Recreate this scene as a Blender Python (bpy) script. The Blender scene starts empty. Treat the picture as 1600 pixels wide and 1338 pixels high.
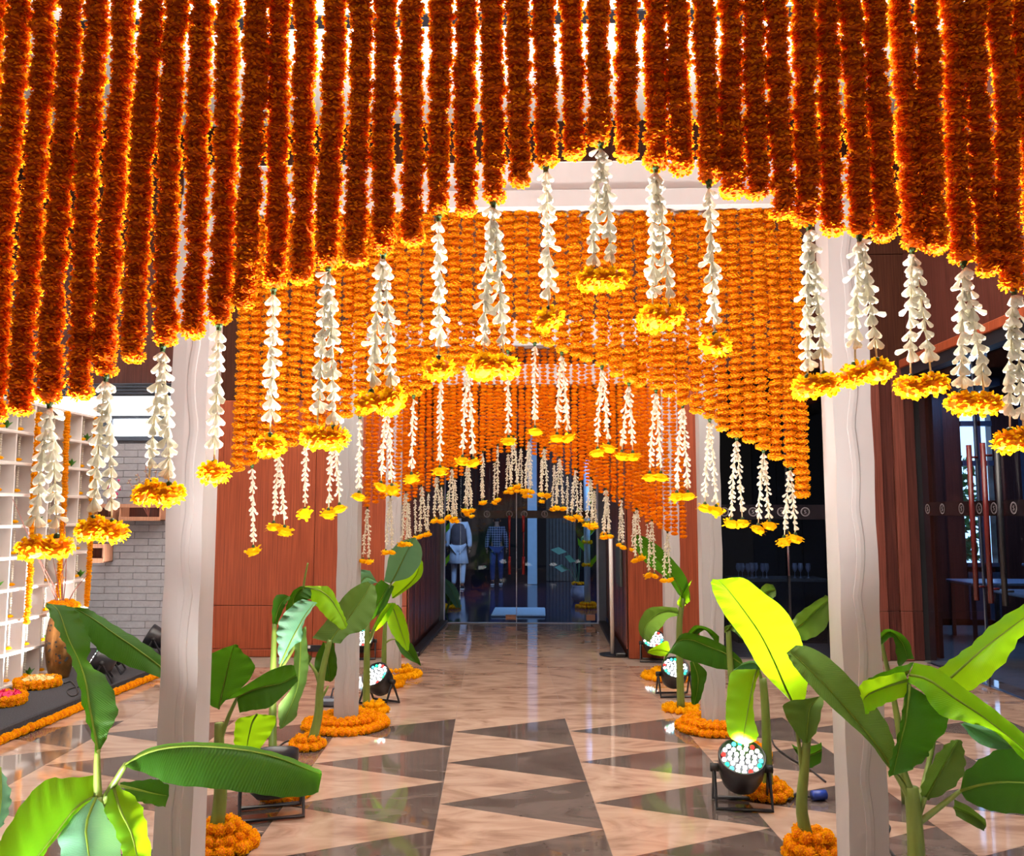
import bpy, math, random
import numpy as np
from mathutils import Vector, Matrix, Euler

random.seed(7)
rng = np.random.default_rng(7)
C = bpy.context.scene.collection
SC = bpy.context.scene
PI = math.pi

# ------------------------------------------------------------------ camera
F = 1350.0
CAMH = 1.65
PITCH = math.atan(134 / F)
YAW = math.atan(47 / F * math.cos(PITCH))
cam_d = bpy.data.cameras.new('camera')
cam_d.sensor_width = 36.0
cam_d.lens = F / 1600 * 36.0
cam_d.clip_start = 0.05
cam_d.clip_end = 200
cam = bpy.data.objects.new('camera', cam_d)
C.objects.link(cam)
cam.location = (0, 0, CAMH)
cam.rotation_euler = (PI / 2 + PITCH, 0, YAW)
SC.camera = cam
RM = Euler((PI / 2 + PITCH, 0, YAW)).to_matrix()


def ray(px, py):
    return RM @ Vector(((px - 800) / F, (669 - py) / F, -1.0))


def at(px, py, Y):
    d = ray(px, py)
    t = Y / d.y
    return Vector((d.x * t, Y, CAMH + d.z * t))


def gr(px, py, h=0.0):
    d = ray(px, py)
    t = (h - CAMH) / d.z
    return Vector((d.x * t, d.y * t, h))


# ------------------------------------------------------------------ view, world, large lights
SC.view_settings.view_transform = 'Standard'
SC.view_settings.look = 'None'
SC.view_settings.gamma = 1.0
SC.view_settings.use_curve_mapping = False
SC.view_settings.exposure = 0.0

w = bpy.data.worlds.new('world')
SC.world = w
w.use_nodes = True
w.node_tree.nodes['Background'].inputs[0].default_value = (0.80, 0.72, 0.70, 1)
w.node_tree.nodes['Background'].inputs[1].default_value = 0.17
SC.cycles.max_bounces = 8
SC.cycles.transparent_max_bounces = 12
SC.cycles.caustics_reflective = False
SC.cycles.caustics_refractive = False
SC.cycles.sample_clamp_indirect = 6.0


def lamp(name, kind, loc, target, energy, color=(1, 1, 1), size=0.2, size_y=None, spot=80, blend=0.6, parent=None):
    l = bpy.data.lights.new(name, kind)
    l.energy = energy
    l.color = color
    if kind == 'AREA':
        l.size = size
        if size_y:
            l.shape = 'RECTANGLE'
            l.size_y = size_y
    elif kind == 'SPOT':
        l.spot_size = math.radians(spot)
        l.spot_blend = blend
        l.shadow_soft_size = size
    else:
        l.shadow_soft_size = size
    o = bpy.data.objects.new(name, l)
    C.objects.link(o)
    d = Vector(target) - Vector(loc)
    o.rotation_euler = d.to_track_quat('-Z', 'Y').to_euler()
    o.location = Vector(loc)
    if parent:
        o.parent = parent
        o.location = Vector(loc) - parent.location
    return o


WARM = (1.0, 0.86, 0.70)
COOL = (0.40, 0.60, 1.0)
# unseen area lights added overhead as ambient light for the hall (between and behind the curtains)
lamp('overhead_fill', 'AREA', (-0.1, 2.85, 5.9), (-0.1, 2.85, 0), 80, WARM, 2.6, 1.0)
lamp('overhead_fill', 'AREA', (-0.1, 5.3, 5.9), (-0.1, 5.3, 0), 95, WARM, 3.0, 1.6)
lamp('overhead_fill', 'AREA', (-0.1, 9.0, 5.9), (-0.1, 9.2, 0), 130, WARM, 3.4, 1.6)
lamp('overhead_fill', 'AREA', (-3.6, 7.6, 5.9), (-3.4, 8.2, 0), 80, WARM, 1.2, 3.0)
lamp('overhead_fill', 'AREA', (3.2, 7.0, 5.9), (3.2, 7.2, 0), 110, WARM, 1.2, 3.0)
# unseen spots added to wash the ceiling white
lamp('ceiling_fill', 'SPOT', (-2.6, 5.6, 3.3), (-2.0, 5.4, 6.2), 3200, (1, .95, .9), 0.3, spot=130, blend=1)
lamp('ceiling_fill', 'SPOT', (2.5, 5.6, 3.3), (2.0, 5.4, 6.2), 3200, (1, .95, .9), 0.3, spot=130, blend=1)
# unseen spots added up high to brighten the front curtain's rims from behind
for _x in (-1.5, 0.0, 1.5):
    lamp('curtain_backlight', 'SPOT', (_x, 4.9, 5.9), (_x * 0.9, 1.97, 2.75), 1700, (1, .93, .82), 0.1, spot=36, blend=0.8)
# lobby beyond the glass door, unseen cool area lights added to tint it blue
lamp('lobby_fill', 'AREA', (-1.2, 17.0, 3.5), (-0.6, 19.5, 0.6), 120, COOL, 1.4, 1.4)
lamp('lobby_fill', 'AREA', (1.6, 15.2, 3.5), (0.9, 17.0, 0.6), 110, COOL, 1.0, 1.0)
# restaurant beyond the side glass
lamp('restaurant_lamp', 'AREA', (6.6, 12.0, 3.6), (6.4, 12.4, 0), 80, COOL, 1.5, 1.5)


# ------------------------------------------------------------------ materials
def new_mat(name):
    m = bpy.data.materials.new(name)
    m.use_nodes = True
    nt = m.node_tree
    for n in list(nt.nodes):
        nt.nodes.remove(n)
    out = nt.nodes.new('ShaderNodeOutputMaterial')
    return m, nt, out


def N(nt, t, **kw):
    n = nt.nodes.new(t)
    for k, v in kw.items():
        setattr(n, k, v)
    return n


def ramp(nt, fac, stops):
    r = N(nt, 'ShaderNodeValToRGB')
    el = r.color_ramp.elements
    while len(el) < len(stops):
        el.new(0.5)
    for e, (p, c) in zip(el, stops):
        e.position = p
        e.color = (*c, 1)
    nt.links.new(fac, r.inputs[0])
    return r.outputs[0]


def pmat(name, col, rough=0.5, metal=0.0, vary=0.12, scale=8.0, stretch=(1, 1, 1), bump=0.0, spec=0.5, bscale=None, coat=0.0, world=False, trans=0.0):
    m, nt, out = new_mat(name)
    p = N(nt, 'ShaderNodeBsdfPrincipled')
    p.inputs['Roughness'].default_value = rough
    p.inputs['Metallic'].default_value = metal
    p.inputs['Specular IOR Level'].default_value = spec
    p.inputs['Coat Weight'].default_value = coat
    g = N(nt, 'ShaderNodeNewGeometry') if world else N(nt, 'ShaderNodeTexCoord')
    mp = N(nt, 'ShaderNodeMapping')
    mp.inputs['Scale'].default_value = stretch
    nt.links.new(g.outputs['Position' if world else 'Object'], mp.inputs[0])
    nz = N(nt, 'ShaderNodeTexNoise')
    nz.inputs['Scale'].default_value = scale
    nz.inputs['Detail'].default_value = 5
    nt.links.new(mp.outputs[0], nz.inputs['Vector'])
    lo = tuple(c * (1 - vary) for c in col)
    hi = tuple(min(1, c * (1 + vary)) for c in col)
    c = ramp(nt, nz.outputs[0], [(0.3, lo), (0.7, hi)])
    nt.links.new(c, p.inputs['Base Color'])
    if bump:
        b = N(nt, 'ShaderNodeBump')
        b.inputs['Strength'].default_value = bump
        b.inputs['Distance'].default_value = 0.01
        if bscale:
            nz2 = N(nt, 'ShaderNodeTexNoise')
            nz2.inputs['Scale'].default_value = bscale
            nt.links.new(mp.outputs[0], nz2.inputs['Vector'])
            nt.links.new(nz2.outputs[0], b.inputs['Height'])
        else:
            nt.links.new(nz.outputs[0], b.inputs['Height'])
        nt.links.new(b.outputs[0], p.inputs['Normal'])
    if trans:
        tr = N(nt, 'ShaderNodeBsdfTranslucent')
        nt.links.new(c, tr.inputs[0])
        mx = N(nt, 'ShaderNodeMixShader')
        mx.inputs[0].default_value = trans
        nt.links.new(p.outputs[0], mx.inputs[1])
        nt.links.new(tr.outputs[0], mx.inputs[2])
        nt.links.new(mx.outputs[0], out.inputs[0])
    else:
        nt.links.new(p.outputs[0], out.inputs[0])
    return m


def emat(name, col, strength):
    m, nt, out = new_mat(name)
    e = N(nt, 'ShaderNodeEmission')
    e.inputs[0].default_value = (*col, 1)
    e.inputs[1].default_value = strength
    nt.links.new(e.outputs[0], out.inputs[0])
    return m


def petal_mat(name, c0, c1, tcol, tfac):
    m, nt, out = new_mat(name)
    oi = N(nt, 'ShaderNodeObjectInfo')
    tc = N(nt, 'ShaderNodeTexCoord')
    nz = N(nt, 'ShaderNodeTexNoise')
    nz.inputs['Scale'].default_value = 45
    nz.inputs['Detail'].default_value = 3
    nt.links.new(tc.outputs['Object'], nz.inputs['Vector'])
    ad = N(nt, 'ShaderNodeMath', operation='MULTIPLY_ADD')
    nt.links.new(oi.outputs['Random'], ad.inputs[0])
    ad.inputs[1].default_value = 0.45
    nt.links.new(nz.outputs[0], ad.inputs[2])
    c = ramp(nt, ad.outputs[0], [(0.4, c0), (0.95, c1)])
    d = N(nt, 'ShaderNodeBsdfDiffuse')
    t = N(nt, 'ShaderNodeBsdfTranslucent')
    t.inputs[0].default_value = (*tcol, 1)
    nt.links.new(c, d.inputs[0])
    mx = N(nt, 'ShaderNodeMixShader')
    mx.inputs[0].default_value = tfac
    nt.links.new(d.outputs[0], mx.inputs[1])
    nt.links.new(t.outputs[0], mx.inputs[2])
    nt.links.new(mx.outputs[0], out.inputs[0])
    return m


def leaf_mat(name, top, vein, tcol, tfac, rough=0.42):
    m, nt, out = new_mat(name)
    uv = N(nt, 'ShaderNodeUVMap', uv_map='uv')
    mp = N(nt, 'ShaderNodeMapping')
    mp.inputs['Scale'].default_value = (1, 0.35, 1)
    nt.links.new(uv.outputs[0], mp.inputs[0])
    wv = N(nt, 'ShaderNodeTexWave', wave_type='BANDS', bands_direction='X')
    wv.inputs['Scale'].default_value = 9
    wv.inputs['Distortion'].default_value = 1.5
    wv.inputs['Detail'].default_value = 3
    nt.links.new(mp.outputs[0], wv.inputs['Vector'])
    c = ramp(nt, wv.outputs['Fac'], [(0.1, top), (0.95, vein)])
    p = N(nt, 'ShaderNodeBsdfPrincipled')
    p.inputs['Roughness'].default_value = rough
    p.inputs['Specular IOR Level'].default_value = 0.16
    nt.links.new(c, p.inputs['Base Color'])
    b = N(nt, 'ShaderNodeBump')
    b.inputs['Strength'].default_value = 0.35
    b.inputs['Distance'].default_value = 0.004
    nt.links.new(wv.outputs['Fac'], b.inputs['Height'])
    nt.links.new(b.outputs[0], p.inputs['Normal'])
    t = N(nt, 'ShaderNodeBsdfTranslucent')
    t.inputs[0].default_value = (*tcol, 1)
    mx = N(nt, 'ShaderNodeMixShader')
    mx.inputs[0].default_value = tfac
    nt.links.new(p.outputs[0], mx.inputs[1])
    nt.links.new(t.outputs[0], mx.inputs[2])
    nt.links.new(mx.outputs[0], out.inputs[0])
    return m


def marble_mat(name, a, b, c, rough=0.06):
    m, nt, out = new_mat(name)
    g = N(nt, 'ShaderNodeNewGeometry')
    oi = N(nt, 'ShaderNodeObjectInfo')
    mp = N(nt, 'ShaderNodeMapping')
    mp.inputs['Scale'].default_value = (1.0, 2.2, 1)
    mp.inputs['Rotation'].default_value = (0, 0, 0.35)
    nt.links.new(g.outputs['Position'], mp.inputs[0])
    nz = N(nt, 'ShaderNodeTexNoise')
    nz.inputs['Scale'].default_value = 2.2
    nz.inputs['Detail'].default_value = 8
    nz.inputs['Distortion'].default_value = 1.6
    nt.links.new(mp.outputs[0], nz.inputs['Vector'])
    ad = N(nt, 'ShaderNodeMath', operation='MULTIPLY_ADD')
    nt.links.new(oi.outputs['Random'], ad.inputs[0])
    ad.inputs[1].default_value = 0.12
    nt.links.new(nz.outputs[0], ad.inputs[2])
    col = ramp(nt, ad.outputs[0], [(0.38, a), (0.55, b), (0.74, c)])
    p = N(nt, 'ShaderNodeBsdfPrincipled')
    p.inputs['Roughness'].default_value = rough
    p.inputs['Specular IOR Level'].default_value = 0.7
    nt.links.new(col, p.inputs['Base Color'])
    nt.links.new(p.outputs[0], out.inputs[0])
    return m


def wood_mat(name, a, b, rough=0.4, spec=0.4):
    m, nt, out = new_mat(name)
    g = N(nt, 'ShaderNodeNewGeometry')
    mp = N(nt, 'ShaderNodeMapping')
    mp.inputs['Scale'].default_value = (34, 34, 0.9)
    nt.links.new(g.outputs['Position'], mp.inputs[0])
    nz = N(nt, 'ShaderNodeTexNoise')
    nz.inputs['Scale'].default_value = 2.0
    nz.inputs['Detail'].default_value = 6
    nt.links.new(mp.outputs[0], nz.inputs['Vector'])
    col = ramp(nt, nz.outputs[0], [(0.3, a), (0.7, b)])
    p = N(nt, 'ShaderNodeBsdfPrincipled')
    p.inputs['Roughness'].default_value = rough
    p.inputs['Specular IOR Level'].default_value = spec
    bp = N(nt, 'ShaderNodeBump')
    bp.inputs['Strength'].default_value = 0.3
    bp.inputs['Distance'].default_value = 0.006
    nt.links.new(nz.outputs[0], bp.inputs['Height'])
    nt.links.new(bp.outputs[0], p.inputs['Normal'])
    nt.links.new(col, p.inputs['Base Color'])
    nt.links.new(p.outputs[0], out.inputs[0])
    return m


def glass_mat(name, tint, ior=1.5):
    m, nt, out = new_mat(name)
    fr = N(nt, 'ShaderNodeFresnel')
    fr.inputs['IOR'].default_value = ior
    t = N(nt, 'ShaderNodeBsdfTransparent')
    t.inputs[0].default_value = (*tint, 1)
    g = N(nt, 'ShaderNodeBsdfGlossy')
    g.inputs['Roughness'].default_value = 0.0
    mx = N(nt, 'ShaderNodeMixShader')
    gm = N(nt, 'ShaderNodeNewGeometry')
    iv = N(nt, 'ShaderNodeMath', operation='SUBTRACT')
    iv.inputs[0].default_value = 1.0
    nt.links.new(gm.outputs['Backfacing'], iv.inputs[1])
    mu = N(nt, 'ShaderNodeMath', operation='MULTIPLY')
    nt.links.new(fr.outputs[0], mu.inputs[0])
    nt.links.new(iv.outputs[0], mu.inputs[1])
    nt.links.new(mu.outputs[0], mx.inputs[0])
    nt.links.new(t.outputs[0], mx.inputs[1])
    nt.links.new(g.outputs[0], mx.inputs[2])
    nt.links.new(mx.outputs[0], out.inputs[0])
    return m


M = {}
M['petal'] = petal_mat('marigold_orange', (0.84, 0.30, 0.006), (0.96, 0.47, 0.012), (1.0, 0.58, 0.015), 0.42)
M['petal_front'] = petal_mat('marigold_red_orange', (0.78, 0.16, 0.006), (0.92, 0.31, 0.008), (1.0, 0.36, 0.01), 0.42)
M['petal_y'] = petal_mat('marigold_yellow', (0.88, 0.36, 0.004), (0.98, 0.54, 0.01), (1.0, 0.66, 0.01), 0.40)
M['petal_far'] = petal_mat('marigold_deep_orange', (0.74, 0.18, 0.005), (0.88, 0.31, 0.008), (1.0, 0.42, 0.01), 0.38)
M['core'] = pmat('marigold_heart', (0.72, 0.21, 0.008), 0.8, vary=0.3, scale=30, spec=0.1)
M['core_red'] = pmat('marigold_red_heart', (0.50, 0.08, 0.005), 0.8, vary=0.3, scale=30, spec=0.1)
M['petal_red'] = pmat('rose_petal', (0.65, 0.01, 0.10), 0.6, vary=0.3, scale=60)
M['petal_cream'] = pmat('cream_petal', (0.85, 0.65, 0.30), 0.6, vary=0.25, scale=60)
M['bud'] = pmat('tuberose_bud', (0.95, 0.93, 0.85), 0.55, vary=0.04, scale=60, trans=0.62)
M['thread'] = pmat('cotton_thread', (0.72, 0.62, 0.40), 0.8, vary=0.2, scale=80)
M['calyx'] = pmat('green_calyx', (0.02, 0.07, 0.012), 0.6, vary=0.3, scale=90)
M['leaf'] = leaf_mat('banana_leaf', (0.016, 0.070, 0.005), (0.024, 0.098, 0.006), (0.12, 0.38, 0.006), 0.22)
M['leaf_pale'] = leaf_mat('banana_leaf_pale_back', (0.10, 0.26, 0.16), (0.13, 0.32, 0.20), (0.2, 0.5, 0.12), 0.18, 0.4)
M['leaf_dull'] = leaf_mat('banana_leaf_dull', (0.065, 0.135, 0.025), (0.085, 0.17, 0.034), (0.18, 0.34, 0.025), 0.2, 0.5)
M['leaf_lit'] = leaf_mat('banana_leaf_lit', (0.08, 0.33, 0.006), (0.13, 0.42, 0.008), (0.50, 0.95, 0.01), 0.5, 0.35)  # brighter copy of the leaf green, spotlight glow put into the colour
M['rib'] = pmat('banana_midrib', (0.24, 0.36, 0.05), 0.5, vary=0.15, scale=20, spec=0.2, trans=0.5)
M['stem'] = pmat('banana_stem', (0.15, 0.22, 0.035), 0.45, vary=0.25, scale=6, stretch=(6, 6, 1), bump=0.2)
M['cloth'] = pmat('white_cloth', (0.49, 0.475, 0.485), 0.75, vary=0.05, scale=3, stretch=(2, 2, .5), bump=0.25, spec=0.2)
M['marble'] = marble_mat('beige_marble', (0.27, 0.165, 0.12), (0.42, 0.285, 0.22), (0.52, 0.375, 0.295))
M['marble_dark'] = marble_mat('dark_marble', (0.070, 0.050, 0.045), (0.10, 0.078, 0.070), (0.14, 0.11, 0.10))
M['grout'] = pmat('floor_grout', (0.22, 0.16, 0.13), 0.8)
M['wood_up'] = wood_mat('shaded_wood_veneer', (0.035, 0.012, 0.008), (0.07, 0.024, 0.014), 0.6, 0.05)  # upper panels coloured darker to stand in for the weaker light there
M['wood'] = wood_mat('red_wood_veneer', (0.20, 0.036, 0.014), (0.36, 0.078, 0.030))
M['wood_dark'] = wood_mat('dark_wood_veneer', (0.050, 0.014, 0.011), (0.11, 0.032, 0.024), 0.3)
M['wood_lit'] = wood_mat('lit_wood_veneer', (0.11, 0.030, 0.020), (0.22, 0.065, 0.045), 0.3)  # lighter copy of the dark veneer, painting in the lit stripes
M['crate'] = wood_mat('crate_pine', (0.42, 0.20, 0.12), (0.55, 0.28, 0.18), 0.6)
M['plaster'] = pmat('white_ceiling_paint', (0.86, 0.84, 0.82), 0.8, vary=0.02)
M['brick'] = pmat('white_painted_brick', (0.33, 0.33, 0.37), 0.75, vary=0.08, scale=12, bump=0.4, bscale=40)
M['mortar'] = pmat('painted_mortar', (0.24, 0.24, 0.27), 0.9)
M['frame'] = pmat('blue_grey_frame', (0.07, 0.09, 0.13), 0.4)
M['black'] = pmat('black_metal', (0.012, 0.013, 0.018), 0.35, vary=0.2, scale=20)
M['black_matte'] = pmat('black_rubber', (0.012, 0.012, 0.014), 0.7)
M['chrome'] = pmat('brushed_steel', (0.6, 0.62, 0.68), 0.25, metal=1.0, vary=0.05)
M['lattice'] = pmat('white_lattice_paint', (0.80, 0.75, 0.73), 0.6, vary=0.04, scale=3)
M['lattice_back'] = pmat('lattice_back_panel', (0.27, 0.24, 0.26), 0.7, vary=0.06, scale=4)
M['carpet'] = pmat('charcoal_carpet', (0.045, 0.045, 0.052), 0.95, vary=0.35, scale=120, bump=0.4, spec=0.1)
M['gold'] = pmat('hammered_gold', (0.26, 0.12, 0.035), 0.38, metal=0.8, vary=0.4, scale=14)
M['brass'] = pmat('brass_bowl', (0.45, 0.25, 0.08), 0.3, metal=0.9, vary=0.2)
M['thin_handle'] = pmat('dull_pink_handle', (0.10, 0.05, 0.055), 0.4)
M['twig'] = pmat('red_twig', (0.34, 0.13, 0.10), 0.7, vary=0.2)
M['glass'] = glass_mat('door_glass', (0.82, 0.88, 0.95))
M['glass_dark'] = glass_mat('smoked_glass', (0.58, 0.66, 0.80))
M['glass_edge'] = pmat('glass_edge_strip', (0.55, 0.65, 0.85), 0.2, spec=0.8)
M['band'] = pmat('dark_door_film', (0.010, 0.007, 0.010), 0.25)
M['logo'] = pmat('grey_film_print', (0.26, 0.235, 0.26), 0.5)
M['handle'] = pmat('red_wrapped_handle', (0.30, 0.02, 0.02), 0.3)
M['door_bar'] = pmat('dark_bar_red_glint', (0.10, 0.010, 0.010), 0.25)  # red reflection of the wood painted into the dark bars
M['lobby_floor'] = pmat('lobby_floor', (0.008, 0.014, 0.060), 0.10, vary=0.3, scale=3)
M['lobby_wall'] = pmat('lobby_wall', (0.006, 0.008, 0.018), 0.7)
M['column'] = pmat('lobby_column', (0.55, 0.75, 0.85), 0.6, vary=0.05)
M['slat'] = pmat('grey_slat_wall', (0.12, 0.12, 0.11), 0.6)
M['mat'] = pmat('pale_blue_mat', (0.55, 0.78, 0.95), 0.9, vary=0.1, scale=40, bump=0.4)
M['white'] = pmat('white_gloss', (0.85, 0.85, 0.85), 0.3, vary=0.02)
M['teal_grey'] = pmat('grey_panel', (0.09, 0.12, 0.13), 0.4)
M['sky_pane'] = emat('daylight_pane', (0.92, 0.96, 1.0), 6.0)
M['sky_pane2'] = emat('sky_beyond_window', (0.62, 0.84, 1.0), 4.5)
M['cove'] = emat('cove_light', (1.0, 0.97, 0.93), 5.0)
M['led_w'] = emat('led_white', (1.0, 1.0, 1.0), 6)
M['led_r'] = emat('led_red', (1.0, 0.04, 0.03), 3.0)
M['led_g'] = emat('led_green', (0.03, 1.0, 0.35), 3.0)
M['led_c'] = emat('led_cyan', (0.1, 0.8, 1.0), 3.0)
M['foliage'] = pmat('garden_foliage', (0.06, 0.22, 0.07), 0.6, vary=0.5, scale=14, trans=0.3)
M['skin'] = pmat('skin', (0.35, 0.19, 0.12), 0.6)
M['hair'] = pmat('black_hair', (0.012, 0.010, 0.010), 0.6)
M['kurta'] = pmat('white_kurta', (0.62, 0.66, 0.70), 0.8, vary=0.08, scale=6, stretch=(4, 4, 1), bump=0.3)
M['vest'] = pmat('grey_waistcoat', (0.10, 0.08, 0.085), 0.8, vary=0.3, scale=7)
M['jeans'] = pmat('blue_jeans', (0.035, 0.065, 0.20), 0.8, vary=0.25, scale=10)
M['blue_plug'] = pmat('blue_plug', (0.02, 0.05, 0.30), 0.4)
M['magenta'] = pmat('pink_blossom', (0.60, 0.03, 0.18), 0.6, vary=0.3)
M['dry'] = pmat('dried_flower', (0.45, 0.34, 0.26), 0.8)
M['steel_blue'] = pmat('steel_counter', (0.30, 0.40, 0.52), 0.3)
M['bottle'] = pmat('clear_glassware', (0.35, 0.40, 0.50), 0.08, spec=1.0)


def plaid_mat():
    m, nt, out = new_mat('plaid_shirt')
    tc = N(nt, 'ShaderNodeTexCoord')
    sx = N(nt, 'ShaderNodeSeparateXYZ')
    nt.links.new(tc.outputs['Object'], sx.inputs[0])
    outs = []
    for ax in ('X', 'Z'):
        a = N(nt, 'ShaderNodeMath', operation='MULTIPLY')
        a.inputs[1].default_value = 2 * PI / 0.055
        nt.links.new(sx.outputs[ax], a.inputs[0])
        s = N(nt, 'ShaderNodeMath', operation='SINE')
        nt.links.new(a.outputs[0], s.inputs[0])
        g = N(nt, 'ShaderNodeMath', operation='GREATER_THAN')
        g.inputs[1].default_value = 0.72
        nt.links.new(s.outputs[0], g.inputs[0])
        outs.append(g.outputs[0])
    ad = N(nt, 'ShaderNodeMath', operation='ADD')
    nt.links.new(outs[0], ad.inputs[0])
    nt.links.new(outs[1], ad.inputs[1])
    hf = N(nt, 'ShaderNodeMath', operation='MULTIPLY')
    hf.inputs[1].default_value = 0.5
    nt.links.new(ad.outputs[0], hf.inputs[0])
    c = ramp(nt, hf.outputs[0], [(0.0, (0.020, 0.026, 0.060)), (1.0, (0.40, 0.44, 0.58))])
    p = N(nt, 'ShaderNodeBsdfPrincipled')
    p.inputs['Roughness'].default_value = 0.85
    nt.links.new(c, p.inputs['Base Color'])
    nt.links.new(p.outputs[0], out.inputs[0])
    return m


M['plaid'] = plaid_mat()


# ------------------------------------------------------------------ mesh helpers
class MB:
    def __init__(s):
        s.v = []
        s.f = []
        s.mi = []

    def add(s, vs, fs, mi=0):
        o = len(s.v)
        s.v.extend([tuple(p) for p in vs])
        s.f.extend([tuple(i + o for i in f) for f in fs])
        s.mi.extend([mi] * len(fs))

    def box(s, lo, hi, mi=0):
        x0, y0, z0 = lo
        x1, y1, z1 = hi
        s.add([(x0, y0, z0), (x1, y0, z0), (x1, y1, z0), (x0, y1, z0), (x0, y0, z1), (x1, y0, z1), (x1, y1, z1), (x0, y1, z1)],
              [(0, 3, 2, 1), (4, 5, 6, 7), (0, 1, 5, 4), (1, 2, 6, 5), (2, 3, 7, 6), (3, 0, 4, 7)], mi)

    def bbox(s, lo, hi, b=0.01, mi=0):
        """box with chamfered vertical and horizontal edges"""
        cx = [(lo[i] + hi[i]) / 2 for i in range(3)]
        h = [(hi[i] - lo[i]) / 2 for i in range(3)]
        b = min(b, min(h) * 0.9)
        vs = []
        idx = {}
        for sx in (-1, 1):
            for sy in (-1, 1):
                for sz in (-1, 1):
                    for ax in range(3):
                        p = [sx * (h[0] - b), sy * (h[1] - b), sz * (h[2] - b)]
                        p[ax] = (sx, sy, sz)[ax] * h[ax]
                        idx[(sx, sy, sz, ax)] = len(vs)
                        vs.append([p[i] + cx[i] for i in range(3)])
        fs = []
        for ax in range(3):
            u, w_ = [a for a in range(3) if a != ax]
            for sg in (-1, 1):
                q = []
                for a, b2 in ((-1, -1), (1, -1), (1, 1), (-1, 1)):
                    k = [0, 0, 0]
                    k[ax] = sg
                    k[u] = a
                    k[w_] = b2
                    q.append(idx[(k[0], k[1], k[2], ax)])
                fs.append(q)
            for a in (-1, 1):
                for b2 in (-1, 1):
                    k0 = [0, 0, 0]
                    k1 = [0, 0, 0]
                    k0[u] = k1[u] = a
                    k0[w_] = k1[w_] = b2
                    k0[ax] = -1
                    k1[ax] = 1
                    fs.append([idx[(*k0, u)], idx[(*k1, u)], idx[(*k1, w_)], idx[(*k0, w_)]])
        for sx in (-1, 1):
            for sy in (-1, 1):
                for sz in (-1, 1):
                    fs.append([idx[(sx, sy, sz, a)] for a in range(3)])
        s.add(vs, fs, mi)

    def tube(s, pts, r, n=6, mi=0, cap=True):
        pts = [Vector(p) for p in pts]
        rs = r if isinstance(r, (list, tuple)) else [r] * len(pts)
        vs = []
        prev = None
        for i, p in enumerate(pts):
            d = (pts[min(i + 1, len(pts) - 1)] - pts[max(i - 1, 0)])
            if d.length < 1e-9:
                d = Vector((0, 0, 1))
            d.normalize()
            a = prev if prev is not None else (Vector((1, 0, 0)) if abs(d.x) < 0.9 else Vector((0, 1, 0)))
            a = (a - d * a.dot(d)).normalized()
            b = d.cross(a)
            prev = a
            for k in range(n):
                t = 2 * PI * k / n
                vs.append(p + (a * math.cos(t) + b * math.sin(t)) * rs[i])
        fs = []
        for i in range(len(pts) - 1):
            for k in range(n):
                k2 = (k + 1) % n
                fs.append((i * n + k, i * n + k2, (i + 1) * n + k2, (i + 1) * n + k))
        if cap:
            fs.append(tuple(range(n))[::-1])
            fs.append(tuple((len(pts) - 1) * n + k for k in range(n)))
        s.add(vs, fs, mi)

    def lathe(s, prof, center=(0, 0, 0), n=20, mi=0):
        cx, cy, cz = center
        vs = []
        for (r, z) in prof:
            for k in range(n):
                t = 2 * PI * k / n
                vs.append((cx + r * math.cos(t), cy + r * math.sin(t), cz + z))
        fs = []
        for i in range(len(prof) - 1):
            for k in range(n):
                k2 = (k + 1) % n
                fs.append((i * n + k, i * n + k2, (i + 1) * n + k2, (i + 1) * n + k))
        s.add(vs, fs, mi)

    def ell(s, c, r, n=10, m=6, mi=0):
        vs = []
        for i in range(m + 1):
            th = PI * i / m
            for k in range(n):
                t = 2 * PI * k / n
                vs.append((c[0] + r[0] * math.sin(th) * math.cos(t), c[1] + r[1] * math.sin(th) * math.sin(t), c[2] + r[2] * math.cos(th)))
        fs = []
        for i in range(m):
            for k in range(n):
                k2 = (k + 1) % n
                fs.append((i * n + k, (i + 1) * n + k, (i + 1) * n + k2, i * n + k2))
        s.add(vs, fs, mi)

    def tmpl(s, T, mat, mi=0):
        s.add([mat @ Vector(p) for p in T[0]], T[1], mi)

    def mesh(s, name, mats, off=(0, 0, 0), smooth=True):
        me = bpy.data.meshes.new(name)
        ox, oy, oz = off
        me.from_pydata([(p[0] - ox, p[1] - oy, p[2] - oz) for p in s.v], [], s.f)
        for m in (mats if isinstance(mats, (list, tuple)) else [mats]):
            me.materials.append(m)
        if any(s.mi):
            me.polygons.foreach_set('material_index', s.mi)
        if smooth:
            me.polygons.foreach_set('use_smooth', [True] * len(s.f))
        me.update()
        return me


def origin(o):
    v = Vector((0, 0, 0))
    while o is not None:
        v += Vector(o.location)
        o = o.parent
    return v


def link(name, me, parent=None, loc=(0, 0, 0), rot=None, scale=None, kind=None):
    """loc is local to the parent"""
    o = bpy.data.objects.new(name, me)
    C.objects.link(o)
    o.parent = parent
    o.location = loc
    if rot is not None:
        o.rotation_euler = rot
    if scale is not None:
        o.scale = scale
    if kind:
        o['kind'] = kind
    return o


def build(name, mb, mats, parent=None, smooth=False, kind=None, label=None):
    """verts of mb in world space; parents are translated only"""
    off = origin(parent) if parent else Vector((0, 0, 0))
    o = link(name, mb.mesh(name, mats, off, smooth), parent)
    if kind:
        o['kind'] = kind
    if label:
        o['label'] = label
    return o


def thing(name, label, cat, loc=(0, 0, 0), group=None, rotz=0):
    o = bpy.data.objects.new(name, None)
    C.objects.link(o)
    o.empty_display_size = 0.1
    o.location = loc
    o.rotation_euler = (0, 0, rotz)
    tag(o, label, cat, group)
    return o


def tag(o, label, cat, group=None):
    o['label'] = label
    o['category'] = cat
    if group:
        o['group'] = group


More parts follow.
